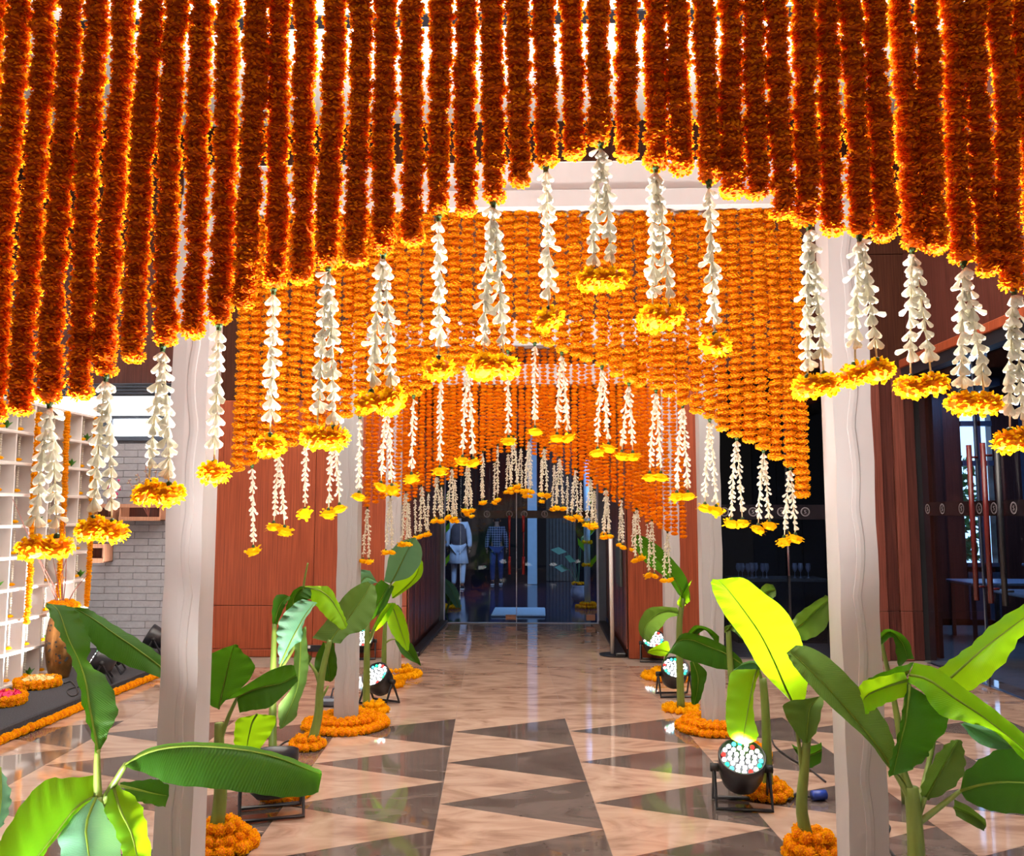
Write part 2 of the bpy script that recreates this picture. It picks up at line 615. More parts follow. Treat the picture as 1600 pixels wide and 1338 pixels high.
def solid(name, label, cat, mb, mats, group=None, smooth=False):
    """one-mesh thing with its origin at its base centre"""
    xs = np.array(mb.v)
    c = Vector(((xs[:, 0].min() + xs[:, 0].max()) / 2, (xs[:, 1].min() + xs[:, 1].max()) / 2, xs[:, 2].min()))
    o = link(name, mb.mesh(name, mats, c, smooth), None, c)
    tag(o, label, cat, group)
    return o


def struct(name, mb, mats, parent=None, smooth=False):
    o = build(name, mb, mats, parent, smooth)
    if parent is None:
        o['kind'] = 'structure'
    return o


def sroot(name):
    o = bpy.data.objects.new(name, None)
    C.objects.link(o)
    o['kind'] = 'structure'
    return o


ORD = ['first', 'second', 'third', 'fourth', 'fifth', 'sixth', 'seventh', 'eighth', 'ninth', 'tenth', 'eleventh', 'twelfth', 'thirteenth',
       'fourteenth', 'fifteenth', 'sixteenth', 'seventeenth', 'eighteenth', 'nineteenth', 'twentieth']
TENS = {20: 'twenty', 30: 'thirty', 40: 'forty', 50: 'fifty'}


def ordw(i):
    i += 1
    if i <= 20:
        return ORD[i - 1]
    t, u = i // 10 * 10, i % 10
    return TENS[t] + '-' + ORD[u - 1] if u else {30: 'thirtieth', 40: 'fortieth', 50: 'fiftieth'}[t]


# ------------------------------------------------------------------ setting: floor
P0 = gr(883, 1123)
P1 = gr(930.5, 1260)
ud = (P0 - P1)
ud.z = 0
ud.normalize()
vd = Vector((ud.y, -ud.x, 0))
ANG = math.atan2(-ud.x, ud.y)
W = 0.885
T = 0.822
G = 0.0012
XL, XR = -6.2, 4.26
floor_mb = MB()
floor_mb.box((XL - 1.0, -1.5, -0.06), (4.4, 13.3, -0.003))
floor = struct('floor', floor_mb, M['grout'])


def prism(poly, h=0.003, inset=G):
    c = Vector((sum(p[0] for p in poly) / len(poly), sum(p[1] for p in poly) / len(poly), 0))
    q = []
    for p in poly:
        d = c - Vector((p[0], p[1], 0))
        q.append(Vector((p[0], p[1], 0)) + d.normalized() * inset * 2)
    n = len(q)
    mb = MB()
    mb.add([(p.x, p.y, -h) for p in q] + [(p.x, p.y, 0) for p in q],
           [tuple(range(n))[::-1], tuple(range(n, 2 * n))] + [(i, (i + 1) % n, n + (i + 1) % n, n + i) for i in range(n)])
    return mb


# local frame of a strip: right line x=0, left line x=-W, y along ud
me_dark = prism([(-W, -0.5 * T), (0, -T), (0, 0)]).mesh('dark_tile', M['marble_dark'], smooth=False)
me_light = prism([(-W, -0.5 * T), (-W, -1.5 * T), (0, -T)]).mesh('tile', M['marble'], smooth=False)
me_half = prism([(-W, 0), (-W, -0.5 * T), (0, 0)]).mesh('tile', M['marble'], smooth=False)
me_slab = prism([(-W, 0), (0, 0), (0, 1.2), (-W, 1.2)]).mesh('tile', M['marble'], smooth=False)
for s in range(-6, 6):
    base = P0 + vd * (W * s)
    for k in range(0, 9):
        o_ = base - ud * (k * T)
        if o_.x - W > XR - 0.2 or o_.x < -4.6 or o_.y < 0.6:
            continue
        link('tile', me_dark, floor, o_, (0, 0, ANG))
        link('tile', me_light, floor, o_, (0, 0, ANG))
    if -4.8 < base.x < XR + 0.7:
        link('tile', me_half, floor, base, (0, 0, ANG))
        for k in range(0, 6):
            o_ = base + ud * (k * 1.2)
            if o_.y + 1.2 < 10.25 or (-1.0 < o_.x < 1.1 and o_.y < 12.6):
                link('tile', me_slab, floor, o_, (0, 0, ANG))

# ------------------------------------------------------------------ setting: back wall (y = 10.1)
YB = 10.1
CEIL = at(800, 190, YB).z
XBR0, XBR1 = at(60, 800, YB).x - 1.0, at(300, 800, YB).x   # brick part
XW1 = at(636, 900, YB).x                                     # recess edges
XW2 = at(981, 900, YB).x
XS0, XS1 = at(1125, 900, YB).x, at(1322, 900, YB).x          # dark shopfront
ZBR = at(200, 686, YB).z
ZW0, ZW1 = at(200, 682, YB).z, at(200, 655, YB).z            # clerestory pane
ZC0, ZC1 = at(200, 650, YB).z, at(200, 620, YB).z            # bright strip
ZF1 = at(200, 600, YB).z

wb = MB()
wb.box((XBR0, YB + 0.03, 0), (XBR1, YB + 0.25, ZBR))
wall_back = struct('wall_back', wb, M['mortar'])
BH, BL = 0.080, 0.335
bmesh_full = MB()
bmesh_full.bbox((0.0015, -0.010, 0.0015), (BL - 0.0015, 0.035, BH - 0.0015), 0.004)
me_brick = bmesh_full.mesh('brick', M['brick'], smooth=False)
bh = MB()
bh.bbox((0.0015, -0.010, 0.0015), (BL / 2 - 0.0015, 0.035, BH - 0.0015), 0.004)
me_brick_h = bh.mesh('brick', M['brick'], smooth=False)
row = 0
z = 0.08
XB_ = XBR1 - 6 * BL
while z + BH < ZBR + 0.02:
    x = XB_
    if row % 2:
        link('brick', me_brick_h, wall_back, (x, YB - random.random() * 0.005, z))
        x += BL / 2
    while x + BL <= XBR1 + 0.01:
        link('brick', me_brick, wall_back, (x, YB - random.random() * 0.006, z))
        x += BL
    row += 1
    z += BH
sk = MB()
sk.box((XBR0, YB - 0.03, 0), (XBR1, YB, 0.08))
struct('baseboard_back', sk, M['frame'])

# clerestory: frame, bright strip of light, pane
wr = sroot('window_1')
mb = MB()
mb.box((XBR0, YB - 0.05, ZC1), (XBR1, YB + 0.2, ZF1))
mb.box((XBR0, YB - 0.03, ZW1), (XBR1, YB + 0.2, ZC0))
mb.box((XBR0, YB - 0.02, ZBR - 0.02), (XBR1, YB + 0.2, ZW0))
xw = at(176, 670, YB).x
mb.box((at(150, 670, YB).x, YB - 0.02, ZW0), (xw, YB + 0.2, ZW1))
build('window_frame', mb, M['frame'], wr)
mb = MB()
mb.box((xw, YB + 0.02, ZW0), (XBR1, YB + 0.05, ZW1))
build('pane', mb, M['sky_pane'], wr)
mb = MB()
mb.box((XBR0, YB + 0.0, ZC0), (XBR1, YB + 0.05, ZC1))
build('light_strip', mb, M['cove'], wr)
for k in range(4):
    mb = MB()
    zz = ZC1 + (ZF1 - ZC1) * (k + 0.5) / 4
    mb.box((XBR0, YB - 0.06, zz - 0.006), (XBR1, YB - 0.05, zz + 0.006))
    build('frame_groove', mb, M['black'], wr)

# wood facing, panel by panel
wood_wall = sroot('wall_back_panels')


def wpanel(x0, x1, z0, z1, y, mat, dark=0.006):
    b = MB()
    b.bbox((x0 + dark / 2, y, z0 + dark / 2), (x1 - dark / 2, y + 0.05, z1 - dark / 2), 0.004)
    build('panel', b, mat, wood_wall)


bk = MB()
bk.box((XBR0, YB + 0.051, ZF1), (XBR1, YB + 0.2, CEIL))
bk.box((XBR1, YB + 0.051, 0), (XW1, YB + 0.2, CEIL))
bk.box((XW1, YB + 0.051, 3.5), (XW2, YB + 0.2, CEIL))
bk.box((XW2, YB + 0.051, 0), (XS0, YB + 0.2, CEIL))
bk.box((XS0, YB + 0.051, 3.34), (XR + 0.2, YB + 0.2, CEIL))
bk.box((XS1, YB + 0.051, 0), (XR + 0.2, YB + 0.2, 3.34))
build('backing', bk, M['black_matte'], wood_wall)
xm = at(490, 900, YB).x
for (a, b_) in ((XBR1, xm), (xm, XW1)):
    wpanel(a, b_, 0.0, 0.09, YB - 0.01, M['wood'])
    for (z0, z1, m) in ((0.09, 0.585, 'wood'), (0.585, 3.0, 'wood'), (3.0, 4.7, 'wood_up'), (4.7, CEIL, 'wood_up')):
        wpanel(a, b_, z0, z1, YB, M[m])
for (a, b_) in ((XBR0, (XBR0 + XBR1) / 2), ((XBR0 + XBR1) / 2, XBR1)):
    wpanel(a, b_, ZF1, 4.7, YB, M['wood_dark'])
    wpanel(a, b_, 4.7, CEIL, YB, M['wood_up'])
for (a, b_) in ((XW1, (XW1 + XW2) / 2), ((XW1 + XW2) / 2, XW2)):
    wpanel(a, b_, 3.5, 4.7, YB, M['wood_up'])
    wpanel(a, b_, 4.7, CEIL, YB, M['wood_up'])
wpanel(XW2, XS0 - 0.12, 0, 3.34, YB, M['wood'])
wpanel(XS0 - 0.12, XS0, 0, 3.34, YB - 0.05, M['wood'])
for i in range(3):
    a = XS0 + (XR + 0.2 - XS0) * i / 3
    b_ = XS0 + (XR + 0.2 - XS0) * (i + 1) / 3
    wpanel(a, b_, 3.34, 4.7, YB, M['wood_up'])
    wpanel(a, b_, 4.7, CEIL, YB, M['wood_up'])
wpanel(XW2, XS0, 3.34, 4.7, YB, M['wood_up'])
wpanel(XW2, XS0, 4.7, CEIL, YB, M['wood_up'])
e0 = [1320, 1362, 1384, 1404, 1422, 1440]
for i in range(5):
    a, b_ = at(e0[i], 900, YB).x, at(e0[i + 1], 900, YB).x
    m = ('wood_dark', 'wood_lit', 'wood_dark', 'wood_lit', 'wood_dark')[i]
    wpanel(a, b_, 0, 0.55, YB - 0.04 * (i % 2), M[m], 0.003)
    wpanel(a, b_, 0.55, 3.34, YB - 0.04 * (i % 2), M[m], 0.003)
# socket plate low on the wood wall
s_ = thing('socket_plate', 'black low socket plate with one white outlet on the red wood wall', 'socket', at(483, 1018, YB - 0.02))
mb = MB()
p = at(465, 1018, YB)
q = at(503, 1008, YB)
mb.bbox((p.x, YB - 0.025, p.z), (q.x, YB, q.z), 0.004)
build('plate', mb, M['black'], s_)
p = at(482, 1013, YB)
mb = MB()
mb.bbox((p.x, YB - 0.035, p.z), (p.x + 0.03, YB - 0.025, p.z + 0.03), 0.003)
build('outlet', mb, M['white'], s_)

# ------------------------------------------------------------------ setting: door recess and far glass door
YD = 13.3
rec = MB()
rec.box((XW1 - 0.2, YB + 0.2, 0), (XW1, YD, 3.5))
wl = struct('wall_recess_left', rec, M['wood_dark'])
rec = MB()
rec.box((XW2, YB + 0.2, 0), (XW2 + 0.2, YD, 3.5))
wrt = struct('wall_recess_right', rec, M['wood_dark'])
for k in range(12):
    for (wo, x0, x1) in ((wl, XW1, XW1 + 0.02), (wrt, XW2 - 0.02, XW2)):
        mb = MB()
        y0 = YB + 0.05 + k * 0.262
        mb.bbox((x0, y0, 0.1), (x1, y0 + 0.255, 3.5), 0.008)
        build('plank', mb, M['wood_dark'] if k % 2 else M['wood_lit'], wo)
mb = MB()
mb.box((XW1 - 0.2, YB + 0.2, 3.5), (XW2 + 0.2, YD, 3.6))
struct('ceiling_recess', mb, M['wood_dark'])
for nm, x0, x1 in (('baseboard_left', XW1 + 0.02, XW1 + 0.14), ('baseboard_right', XW2 - 0.14, XW2 - 0.02)):
    mb = MB()
    mb.bbox((x0, YB + 0.1, 0.0), (x1, YD - 0.05, 0.05), 0.01)
    struct(nm, mb, M['black'])

# the letter mark used on the glass bands
_cu = bpy.data.curves.new('s_glyph', 'FONT')
_cu.body = 'S'
_cu.size = 1.0
_cu.align_x = 'CENTER'
_cu.align_y = 'CENTER'
_cu.extrude = 0.01
_tmp = bpy.data.objects.new('s_glyph', _cu)
C.objects.link(_tmp)
bpy.context.view_layer.update()
glyph = bpy.data.meshes.new_from_object(_tmp.evaluated_get(bpy.context.evaluated_depsgraph_get()))
bpy.data.objects.remove(_tmp)
glyph.materials.clear()
glyph.materials.append(M['logo'])
gv = np.array([v.co[:] for v in glyph.vertices])
gc = (gv.max(0) + gv.min(0)) / 2
_r = MB()
for (r0, r1) in ((0.86, 1.0), (0.70, 0.74)):
    n = 28
    vs = [(r * math.cos(2 * PI * k / n), r * math.sin(2 * PI * k / n), 0.0) for r in (r0, r1) for k in range(n)]
    _r.add(vs, [(k, (k + 1) % n, n + (k + 1) % n, n + k) for k in range(n)])
_nv = len(_r.v)
_r.add([((p[0] - gc[0]) * 1.3, (p[1] - gc[1]) * 1.15, p[2]) for p in gv], [tuple(pl.vertices) for pl in glyph.polygons])
me_logo = _r.mesh('logo', M['logo'], smooth=False)


def logo(parent, c, R, rot):
    return link('logo', me_logo, parent, Vector(c) - origin(parent), rot, (R, R, R))


FRONT = (PI / 2, 0, 0)
SIDE = (PI / 2, 0, -PI / 2)
d1 = sroot('door_1')
xa, xc, xb = XW1 + 0.07, at(807, 900, YD).x, XW2 - 0.13
for (a, b_) in ((xa, xc - 0.006), (xc + 0.006, xb)):
    mb = MB()
    mb.box((a, YD, 0.012), (b_, YD + 0.012, 3.4))
    build('pane', mb, M['glass'], d1)
mb = MB()
mb.box((xc - 0.006, YD - 0.004, 0.012), (xc + 0.006, YD + 0.016, 3.4))
build('glass_edge', mb, M['glass_edge'], d1)
for (x0, x1, m) in ((XW1 + 0.02, xa, 'frame'), (xb, XW2 - 0.02, 'frame'), (xa, xa + 0.015, 'glass_edge'), (xb - 0.03, xb, 'glass_edge')):
    mb = MB()
    mb.box((x0, YD - 0.03, 0), (x1, YD + 0.05, 3.5))
    build('frame', mb, M[m], d1)
mb = MB()
mb.box((XW1, YD - 0.03, 3.4), (XW2, YD + 0.05, 3.5))
build('frame', mb, M['frame'], d1)
mb = MB()
mb.box((xa, YD - 0.01, 0), (xb, YD + 0.03, 0.012))
build('threshold', mb, M['glass_edge'], d1)
zb0, zb1 = at(800, 810, YD).z, at(800, 798, YD).z
for (x0, x1) in ((xa + 0.01, xc - 0.02), (xc + 0.02, xb - 0.03)):
    mb = MB()
    mb.box((x0, YD - 0.004, zb0), (x1, YD - 0.001, zb1))
    build('band', mb, M['band'], d1)
for px in (725, 761, 796, 819, 851, 890):
    c = at(px, 803.5, YD)
    logo(d1, (c.x, YD - 0.007, c.z), 0.050, FRONT)
for px in (796, 818):
    c0, c1 = at(px, 806, YD - 0.06), at(px, 898, YD - 0.06)
    mb = MB()
    mb.tube([c0, c0 * 0.72 + c1 * 0.28], 0.022, 8)
    mb.tube([c0 * 0.75 + c1 * 0.25, c0 * 0.28 + c1 * 0.72], 0.010, 8)
    mb.tube([c0 * 0.3 + c1 * 0.7, c1], 0.022, 8)
    for z_ in (0.12, 0.88):
        p = c0 * (1 - z_) + c1 * z_
        mb.tube([p, p + Vector((0, 0.06, 0))], 0.008, 6)
    build('handle', mb, M['handle'], d1, True)
for (p0, p1) in (((790, 969), (806, 961)), ((916, 970), (930, 961))):
    a, b_ = at(*p0, YD - 0.01), at(*p1, YD - 0.01)
    mb = MB()
    mb.bbox((a.x, YD - 0.02, a.z), (b_.x, YD + 0.02, b_.z), 0.004)
    build('patch_fitting', mb, M['crate'], d1)

# ------------------------------------------------------------------ lobby beyond the door
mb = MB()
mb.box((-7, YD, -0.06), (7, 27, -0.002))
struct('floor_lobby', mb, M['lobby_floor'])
mb = MB()
mb.box((-7, 26, 0), (7, 26.2, 3.7))
struct('wall_lobby_back', mb, M['lobby_wall'])
mb = MB()
mb.box((-7, YD + 0.02, 3.6), (7, 26.2, 3.75))
struct('ceiling_lobby', mb, M['lobby_wall'])
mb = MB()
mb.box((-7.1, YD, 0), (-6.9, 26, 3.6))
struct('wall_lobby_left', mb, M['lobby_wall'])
sw = sroot('wall_lobby_right')
for k in range(9):
    px = 853 + k * 5.2
    a, b_ = at(px, 800, 21.5).x, at(px + 4.6, 800, 21.5).x
    mb = MB()
    mb.bbox((a, 21.5, 0), (b_, 21.62, 3.6), 0.01)
    build('slat', mb, M['slat'], sw)
mb = MB()
a, b_ = at(824, 800, 20.5).x, at(839, 800, 20.5).x
mb.bbox((a, 20.5, 0), (b_, 20.5 + (b_ - a), 3.6), 0.01)
o = struct('column_lobby', mb, M['column'])
mb = MB()
a, b_ = gr(767, 964), gr(852, 955)
mb.bbox((a.x, a.y, 0), (b_.x, b_.y + 0.25, 0.035), 0.02)
solid('floor_mat', 'pale blue mat lying on the dark lobby floor just inside the glass door', 'mat', mb, M['mat'])

# ------------------------------------------------------------------ dark shopfront on the back wall
w3 = sroot('window_2')
mb = MB()
mb.box((XS0, YB + 0.06, 0.02), (XS1, YB + 0.075, 3.34))
build('pane', mb, M['glass_dark'], w3)
zb0, zb1 = at(1200, 812, YB).z, at(1200, 789, YB).z
mb = MB()
mb.box((XS0, YB + 0.052, zb0), (XS1, YB + 0.056, zb1))
build('band', mb, M['band'], w3)
for px in (1133, 1178, 1223, 1260, 1305):
    c = at(px, 800, YB)
    logo(w3, (c.x, YB + 0.045, c.z), 0.052, FRONT)
mb = MB()
mb.tube([at(1231, 850, YB + 0.02), at(1233, 900, YB + 0.02)], 0.012, 8)
build('handle', mb, M['thin_handle'], w3, True)
for px in (1124.5, 1232, 1319):
    c = at(px, 800, YB)
    mb = MB()
    mb.box((c.x - 0.012, YB + 0.045, 0), (c.x + 0.012, YB + 0.09, 3.34))
    build('frame', mb, M['black'], w3)
mb = MB()
mb.box((XS0, YB + 2.6, 0), (XR - 0.1, YB + 2.8, 3.4))
struct('wall_bar', mb, M['black_matte'])
mb = MB()
mb.box((XS0, YB + 0.1, -0.05), (XR, YB + 2.8, -0.004))
struct('floor_bar', mb, M['black'])
mb = MB()
mb.box((XW2 + 0.2, YB + 0.2, 3.4), (XR - 0.1, YB + 2.8, 3.5))
struct('ceiling_bar', mb, M['black_matte'])
mb = MB()
mb.box((XS0 - 0.1, YB + 0.2, 0), (XS0 - 0.02, YB + 2.6, 3.4))
struct('wall_bar_left', mb, M['black_matte'])
mb = MB()
mb.box((XR - 0.2, YB + 0.2, 0), (XR - 0.1, YB + 2.6, 3.4))
struct('wall_bar_right', mb, M['black_matte'])
# bar counter with glasses
YC = YB + 1.3
c0, c1 = at(1150, 907, YC), at(1290, 907, YC)
mb = MB()
mb.box((c0.x, YC, 0), (c1.x, YC + 0.5, c0.z - 0.02))
cb = thing('bar_counter', 'dark bar counter behind the black shop window', 'counter', (0.5 * (c0.x + c1.x), YC + 0.25, 0))
build('body', mb, M['black'], cb)
mb = MB()
mb.bbox((c0.x - 0.03, YC - 0.03, c0.z - 0.02), (c1.x + 0.03, YC + 0.55, c0.z + 0.02), 0.006)
build('counter_top', mb, M['slat'], cb)
gl = MB()
gl.lathe([(0.0, 0), (0.03, 0), (0.028, 0.004), (0.004, 0.01), (0.004, 0.07), (0.02, 0.09), (0.033, 0.12), (0.034, 0.15), (0.028, 0.19)], n=14)
me_gl = gl.mesh('wine_glass', M['bottle'])
for i, (px, dy) in enumerate(((1154, .15), (1160, .15), (1174, .25), (1181, .25), (1169, .1), (1176, .1), (1192, .12), (1198, .12), (1242, .2), (1251, .2), (1263, .15))):
    c = at(px, 900, YC + dy)
    o = link('wine_glass', me_gl, None, (c.x, YC + dy, c0.z + 0.02))
    tag(o, f'{ordw(i)} stemmed glass from the wood post on the dark bar counter', 'glass', 'glasses on the bar counter')
lamp('bar_lamp', 'SPOT', (3.0, YB + 0.7, 3.2), (2.9, YC + 0.2, 1.0), 4, COOL, 0.03, spot=60)

# ------------------------------------------------------------------ side glass wall (x = XR) with restaurant beyond
ZH = at(1420, 575, 10.0).z
d2 = sroot('door_2')
for (y0, y1) in ((9.85, 8.62), (8.60, 7.3), (7.28, 5.9), (5.88, 4.4), (4.38, 2.6)):
    mb = MB()
    mb.box((XR, y1, 0.015), (XR + 0.012, y0, ZH))
    build('pane', mb, M['glass_dark'], d2)
    mb = MB()
    mb.box((XR - 0.004, y1 - 0.02, 0.015), (XR + 0.016, y1, ZH))
    build('glass_edge', mb, M['frame'], d2)
zb0, zb1 = CAMH - 0.02, CAMH + 0.125
mb = MB()
mb.box((XR - 0.006, 7.35, zb0), (XR - 0.002, 9.75, zb1))
build('band', mb, M['band'], d2)
for px in (1451, 1474, 1504, 1532, 1555, 1586):
    d = ray(px, 797)
    t = XR / d.x
    logo(d2, (XR - 0.012, d.y * t, CAMH + 0.052), 0.055, SIDE)
for px in (1519, 1541, 1563):
    d = ray(px, 800)
    y_ = (XR - 0.08) / d.x * d.y
    mb = MB()
    mb.tube([(XR - 0.08, y_, 0.82), (XR - 0.08, y_, 2.32)], 0.026, 8)
    for z_ in (0.95, 2.2):
        mb.tube([(XR - 0.08, y_, z_), (XR, y_, z_)], 0.012, 6)
    build('handle', mb, M['door_bar'] if px < 1560 else M['black'], d2, True)
mb = MB()
mb.box((XR - 0.02, 2.6, 0), (XR + 0.03, 9.9, 0.015))
build('threshold', mb, M['chrome'], d2)
wrr = sroot('wall_right')
mb = MB()
mb.box((XR + 0.05, 1.5, ZH + 0.2), (XR + 0.3, 10.2, CEIL))
build('backing', mb, M['black_matte'], wrr)
for i in range(6):
    y0 = 10.1 - i * 1.4
    for (z0, z1) in ((ZH + 0.1, 4.7), (4.7, CEIL)):
        mb = MB()
        mb.bbox((XR, y0 - 1.395, z0 + .003), (XR + 0.06, y0, z1 - .003), 0.004)
        build('panel', mb, M['wood_dark'], wrr)
mb = MB()
mb.bbox((XR - 0.12, 1.5, ZH), (XR + 0.05, 10.05, ZH + 0.1), 0.01)
build('cornice', mb, M['wood'], wrr)
mb = MB()
mb.box((XR - 0.1, 1.5, ZH - 0.12), (XR + 0.05, 10.05, ZH))
build('door_head', mb, M['black'], wrr)
# restaurant
YR = 14.0
mb = MB()
mb.box((XR + 0.02, 2.5, -0.05), (13, 15, -0.002))
struct('floor_restaurant', mb, M['slat'])
fr = sroot('wall_restaurant')
for (p0, p1, m) in ((1440, 1463, 'frame'), (1463, 1507, 'wood_dark'), (1556, 1600, 'wood_dark'), (1600, 1760, 'frame'), (1760, 2100, 'wood_dark')):
    a, b_ = at(p0, 800, YR).x, at(p1, 800, YR).x
    mb = MB()
    mb.bbox((a, YR, 0), (b_, YR + 0.2, 5.0), 0.01)
    build('panel', mb, M[m], fr)
wn = sroot('window_3')
a, b_ = at(1507, 800, YR).x, at(1556, 800, YR).x
mb = MB()
mb.box((a - 0.4, YR + 1.2, 0.0), (b_ + 0.8, YR + 1.25, 5.0))
build('sky', mb, M['sky_pane2'], wn)
for z_ in (at(1530, 890, YR).z, at(1530, 724, YR).z, at(1530, 662, YR).z, at(1530, 595, YR).z):
    mb = MB()
    mb.box((a, YR - 0.02, z_ - 0.04), (b_, YR + 0.1, z_ + 0.04))
    build('window_frame', mb, M['frame'], wn)
mb = MB()
xm_ = at(1535, 800, YR).x
mb.box((xm_ - 0.03, YR - 0.02, 0), (xm_ + 0.03, YR + 0.1, 5))
mb.box((a, YR - 0.02, 0), (b_, YR + 0.1, at(1530, 880, YR).z))
build('window_frame', mb, M['frame'], wn)
# garden shrub outside the restaurant window
fo = MB()
for k in range(420):
    c = Vector((a + (b_ - a) * rng.random() * 1.3 - 0.1, YR + 0.6 + 0.3 * rng.random(), 0.9 + 1.7 * rng.random() ** 1.3))
    d = Vector(rng.normal(size=3)).normalized() * 0.10
    e = d.cross(Vector(rng.normal(size=3))).normalized() * 0.035
    fo.add([c - d, c + e, c + d, c - e], [(0, 1, 2, 3)])
sh = thing('garden_shrub', 'leafy green shrub outside the tall restaurant window', 'shrub', ((a + b_) / 2, YR + 0.75, 0))
o = build('foliage', fo, M['foliage'], sh, kind='stuff')
mb = MB()
mb.tube([((a + b_) / 2, YR + 0.75, 0), ((a + b_) / 2, YR + 0.75, 1.6)], 0.03, 6)
build('trunk', mb, M['twig'], sh)


def table(p, w_, d_, h, lab):
    t = thing('restaurant_table', lab, 'table', p, 'restaurant tables behind the side glass')
    mb = MB()
    mb.bbox((p[0] - w_ / 2, p[1] - d_ / 2, h - 0.04), (p[0] + w_ / 2, p[1] + d_ / 2, h), 0.01)
    build('tabletop', mb, M['steel_blue'], t)
    for sx in (-1, 1):
        for sy in (-1, 1):
            mb = MB()
            x, y = p[0] + sx * (w_ / 2 - 0.06), p[1] + sy * (d_ / 2 - 0.06)
            mb.box((x - 0.02, y - 0.02, 0), (x + 0.02, y + 0.02, h - 0.04))
            build('leg', mb, M['black'], t)


table((6.2, 11.9, 0), 1.3, 0.7, 0.76, 'blue-grey table set before the restaurant window')
table((5.75, 10.2, 0), 0.9, 0.8, 0.76, 'blue-grey square table close behind the side glass')
table((7.3, 12.3, 0), 1.0, 0.7, 0.95, 'taller blue-grey counter table beyond the square one')
mb = MB()
mb.box((XR + 0.3, YB + 0.2, 0), (XR + 0.35, YR, 5))
struct('wall_restaurant_side', mb, M['wood_dark'])
mb = MB()
mb.box((XR + 0.3, 2.5, 4.6), (13, YR + 0.2, 4.7))
struct('ceiling_restaurant', mb, M['lobby_wall'])

# ------------------------------------------------------------------ ceiling
mb = MB()
mb.box((-7.2, 1.6, CEIL), (4.6, 10.4, CEIL + 0.1))
ceil = struct('ceiling', mb, M['plaster'])
mb = MB()
mb.box((-7.2, 7.78, CEIL - 0.02), (4.6, 7.98, CEIL))
struct('trim_1', mb, M['black'])
mb = MB()
mb.box((-7.3, 1.6, 0), (-7.2, 10.3, CEIL))
struct('wall_left', mb, M['plaster'])

# ------------------------------------------------------------------ draped arches
Y1, Y2, Y3, Y0 = 3.75, 6.88, 8.96, 1.97
XLP, XRP = -1.532, 1.3125
PW = 0.158
BB, BT = 2.99, 3.20


def arch(Y, label, seed):
    r = random.Random(seed)
    t = thing('arch_frame', label, 'arch', ((XLP + XRP) / 2, Y, 0), 'white cloth arches')
    for X in (XLP, XRP):
        mb = MB()
        n = 24
        h = PW / 2
        for i in range(n + 1):
            z_ = BB * i / n
            j = 0.003 * math.sin(i * 1.7 + seed)
            mb.v += [(X - h + j, Y - h, z_), (X - 0.2 * h, Y - h - 0.004, z_), (X + h + j, Y - h, z_), (X + h, Y + h, z_), (X - h, Y + h, z_)]
        for i in range(n):
            for k in range(5):
                k2 = (k + 1) % 5
                mb.f.append((i * 5 + k, i * 5 + k2, i * 5 + 5 + k2, i * 5 + 5 + k))
                mb.mi.append(0)
        p = build('pillar', mb, M['cloth'], t)
        # loose overlapping edge of the wrapped cloth, scalloped down the face
        sm = MB()
        n = 64
        e0 = 0.030
        for i in range(n + 1):
            z_ = BB * i / n
            ph = (z_ / 0.36 + seed * 0.37) % 1.0
            wv = 0.016 * math.sin(PI * ph) + 0.004 * math.sin(z_ * 9)
            xe = X + e0 - wv * (1 if X < 0 else -1) - (0.04 if X > 0 else 0)
            sm.v += [(xe - 0.016, Y - h - 0.0065, z_), (xe, Y - h - 0.008, z_), (xe + 0.014, Y - h - 0.0065, z_), (xe + 0.018, Y - h - 0.001, z_), (xe - 0.020, Y - h - 0.001, z_)]
        for i in range(n):
            for k in range(4):
                a_, b2 = ((4, 0), (0, 1), (1, 2), (2, 3))[k]
                sm.f.append((i * 5 + a_, i * 5 + b2, i * 5 + 5 + b2, i * 5 + 5 + a_))
                sm.mi.append(0)
        build('cloth_fold', sm, M['cloth'], p)
    mb = MB()
    h = PW / 2 * 0.85
    mb.bbox((XLP - h, Y - h, BB), (XRP + h, Y + h, BT), 0.008)
    b = build('beam', mb, M['cloth'], t)
    mb = MB()
    mb.bbox((XLP - h, Y - h - 0.012, BB - 0.004), (XRP + h, Y - h - 0.001, BB + 0.075), 0.004)
    build('cloth_hem', mb, M['cloth'], b)
    return t


arch(Y1, 'white cloth arch carrying the second marigold curtain, beside the large spotlight', 1)
arch(Y2, 'white cloth arch carrying the third curtain, marigold coils round both feet', 2)
arch(Y3, 'slimmest-looking white cloth arch just before the wood wall and glass door', 3)
arch(Y0, 'white cloth arch holding up the thick backlit front curtain', 4)

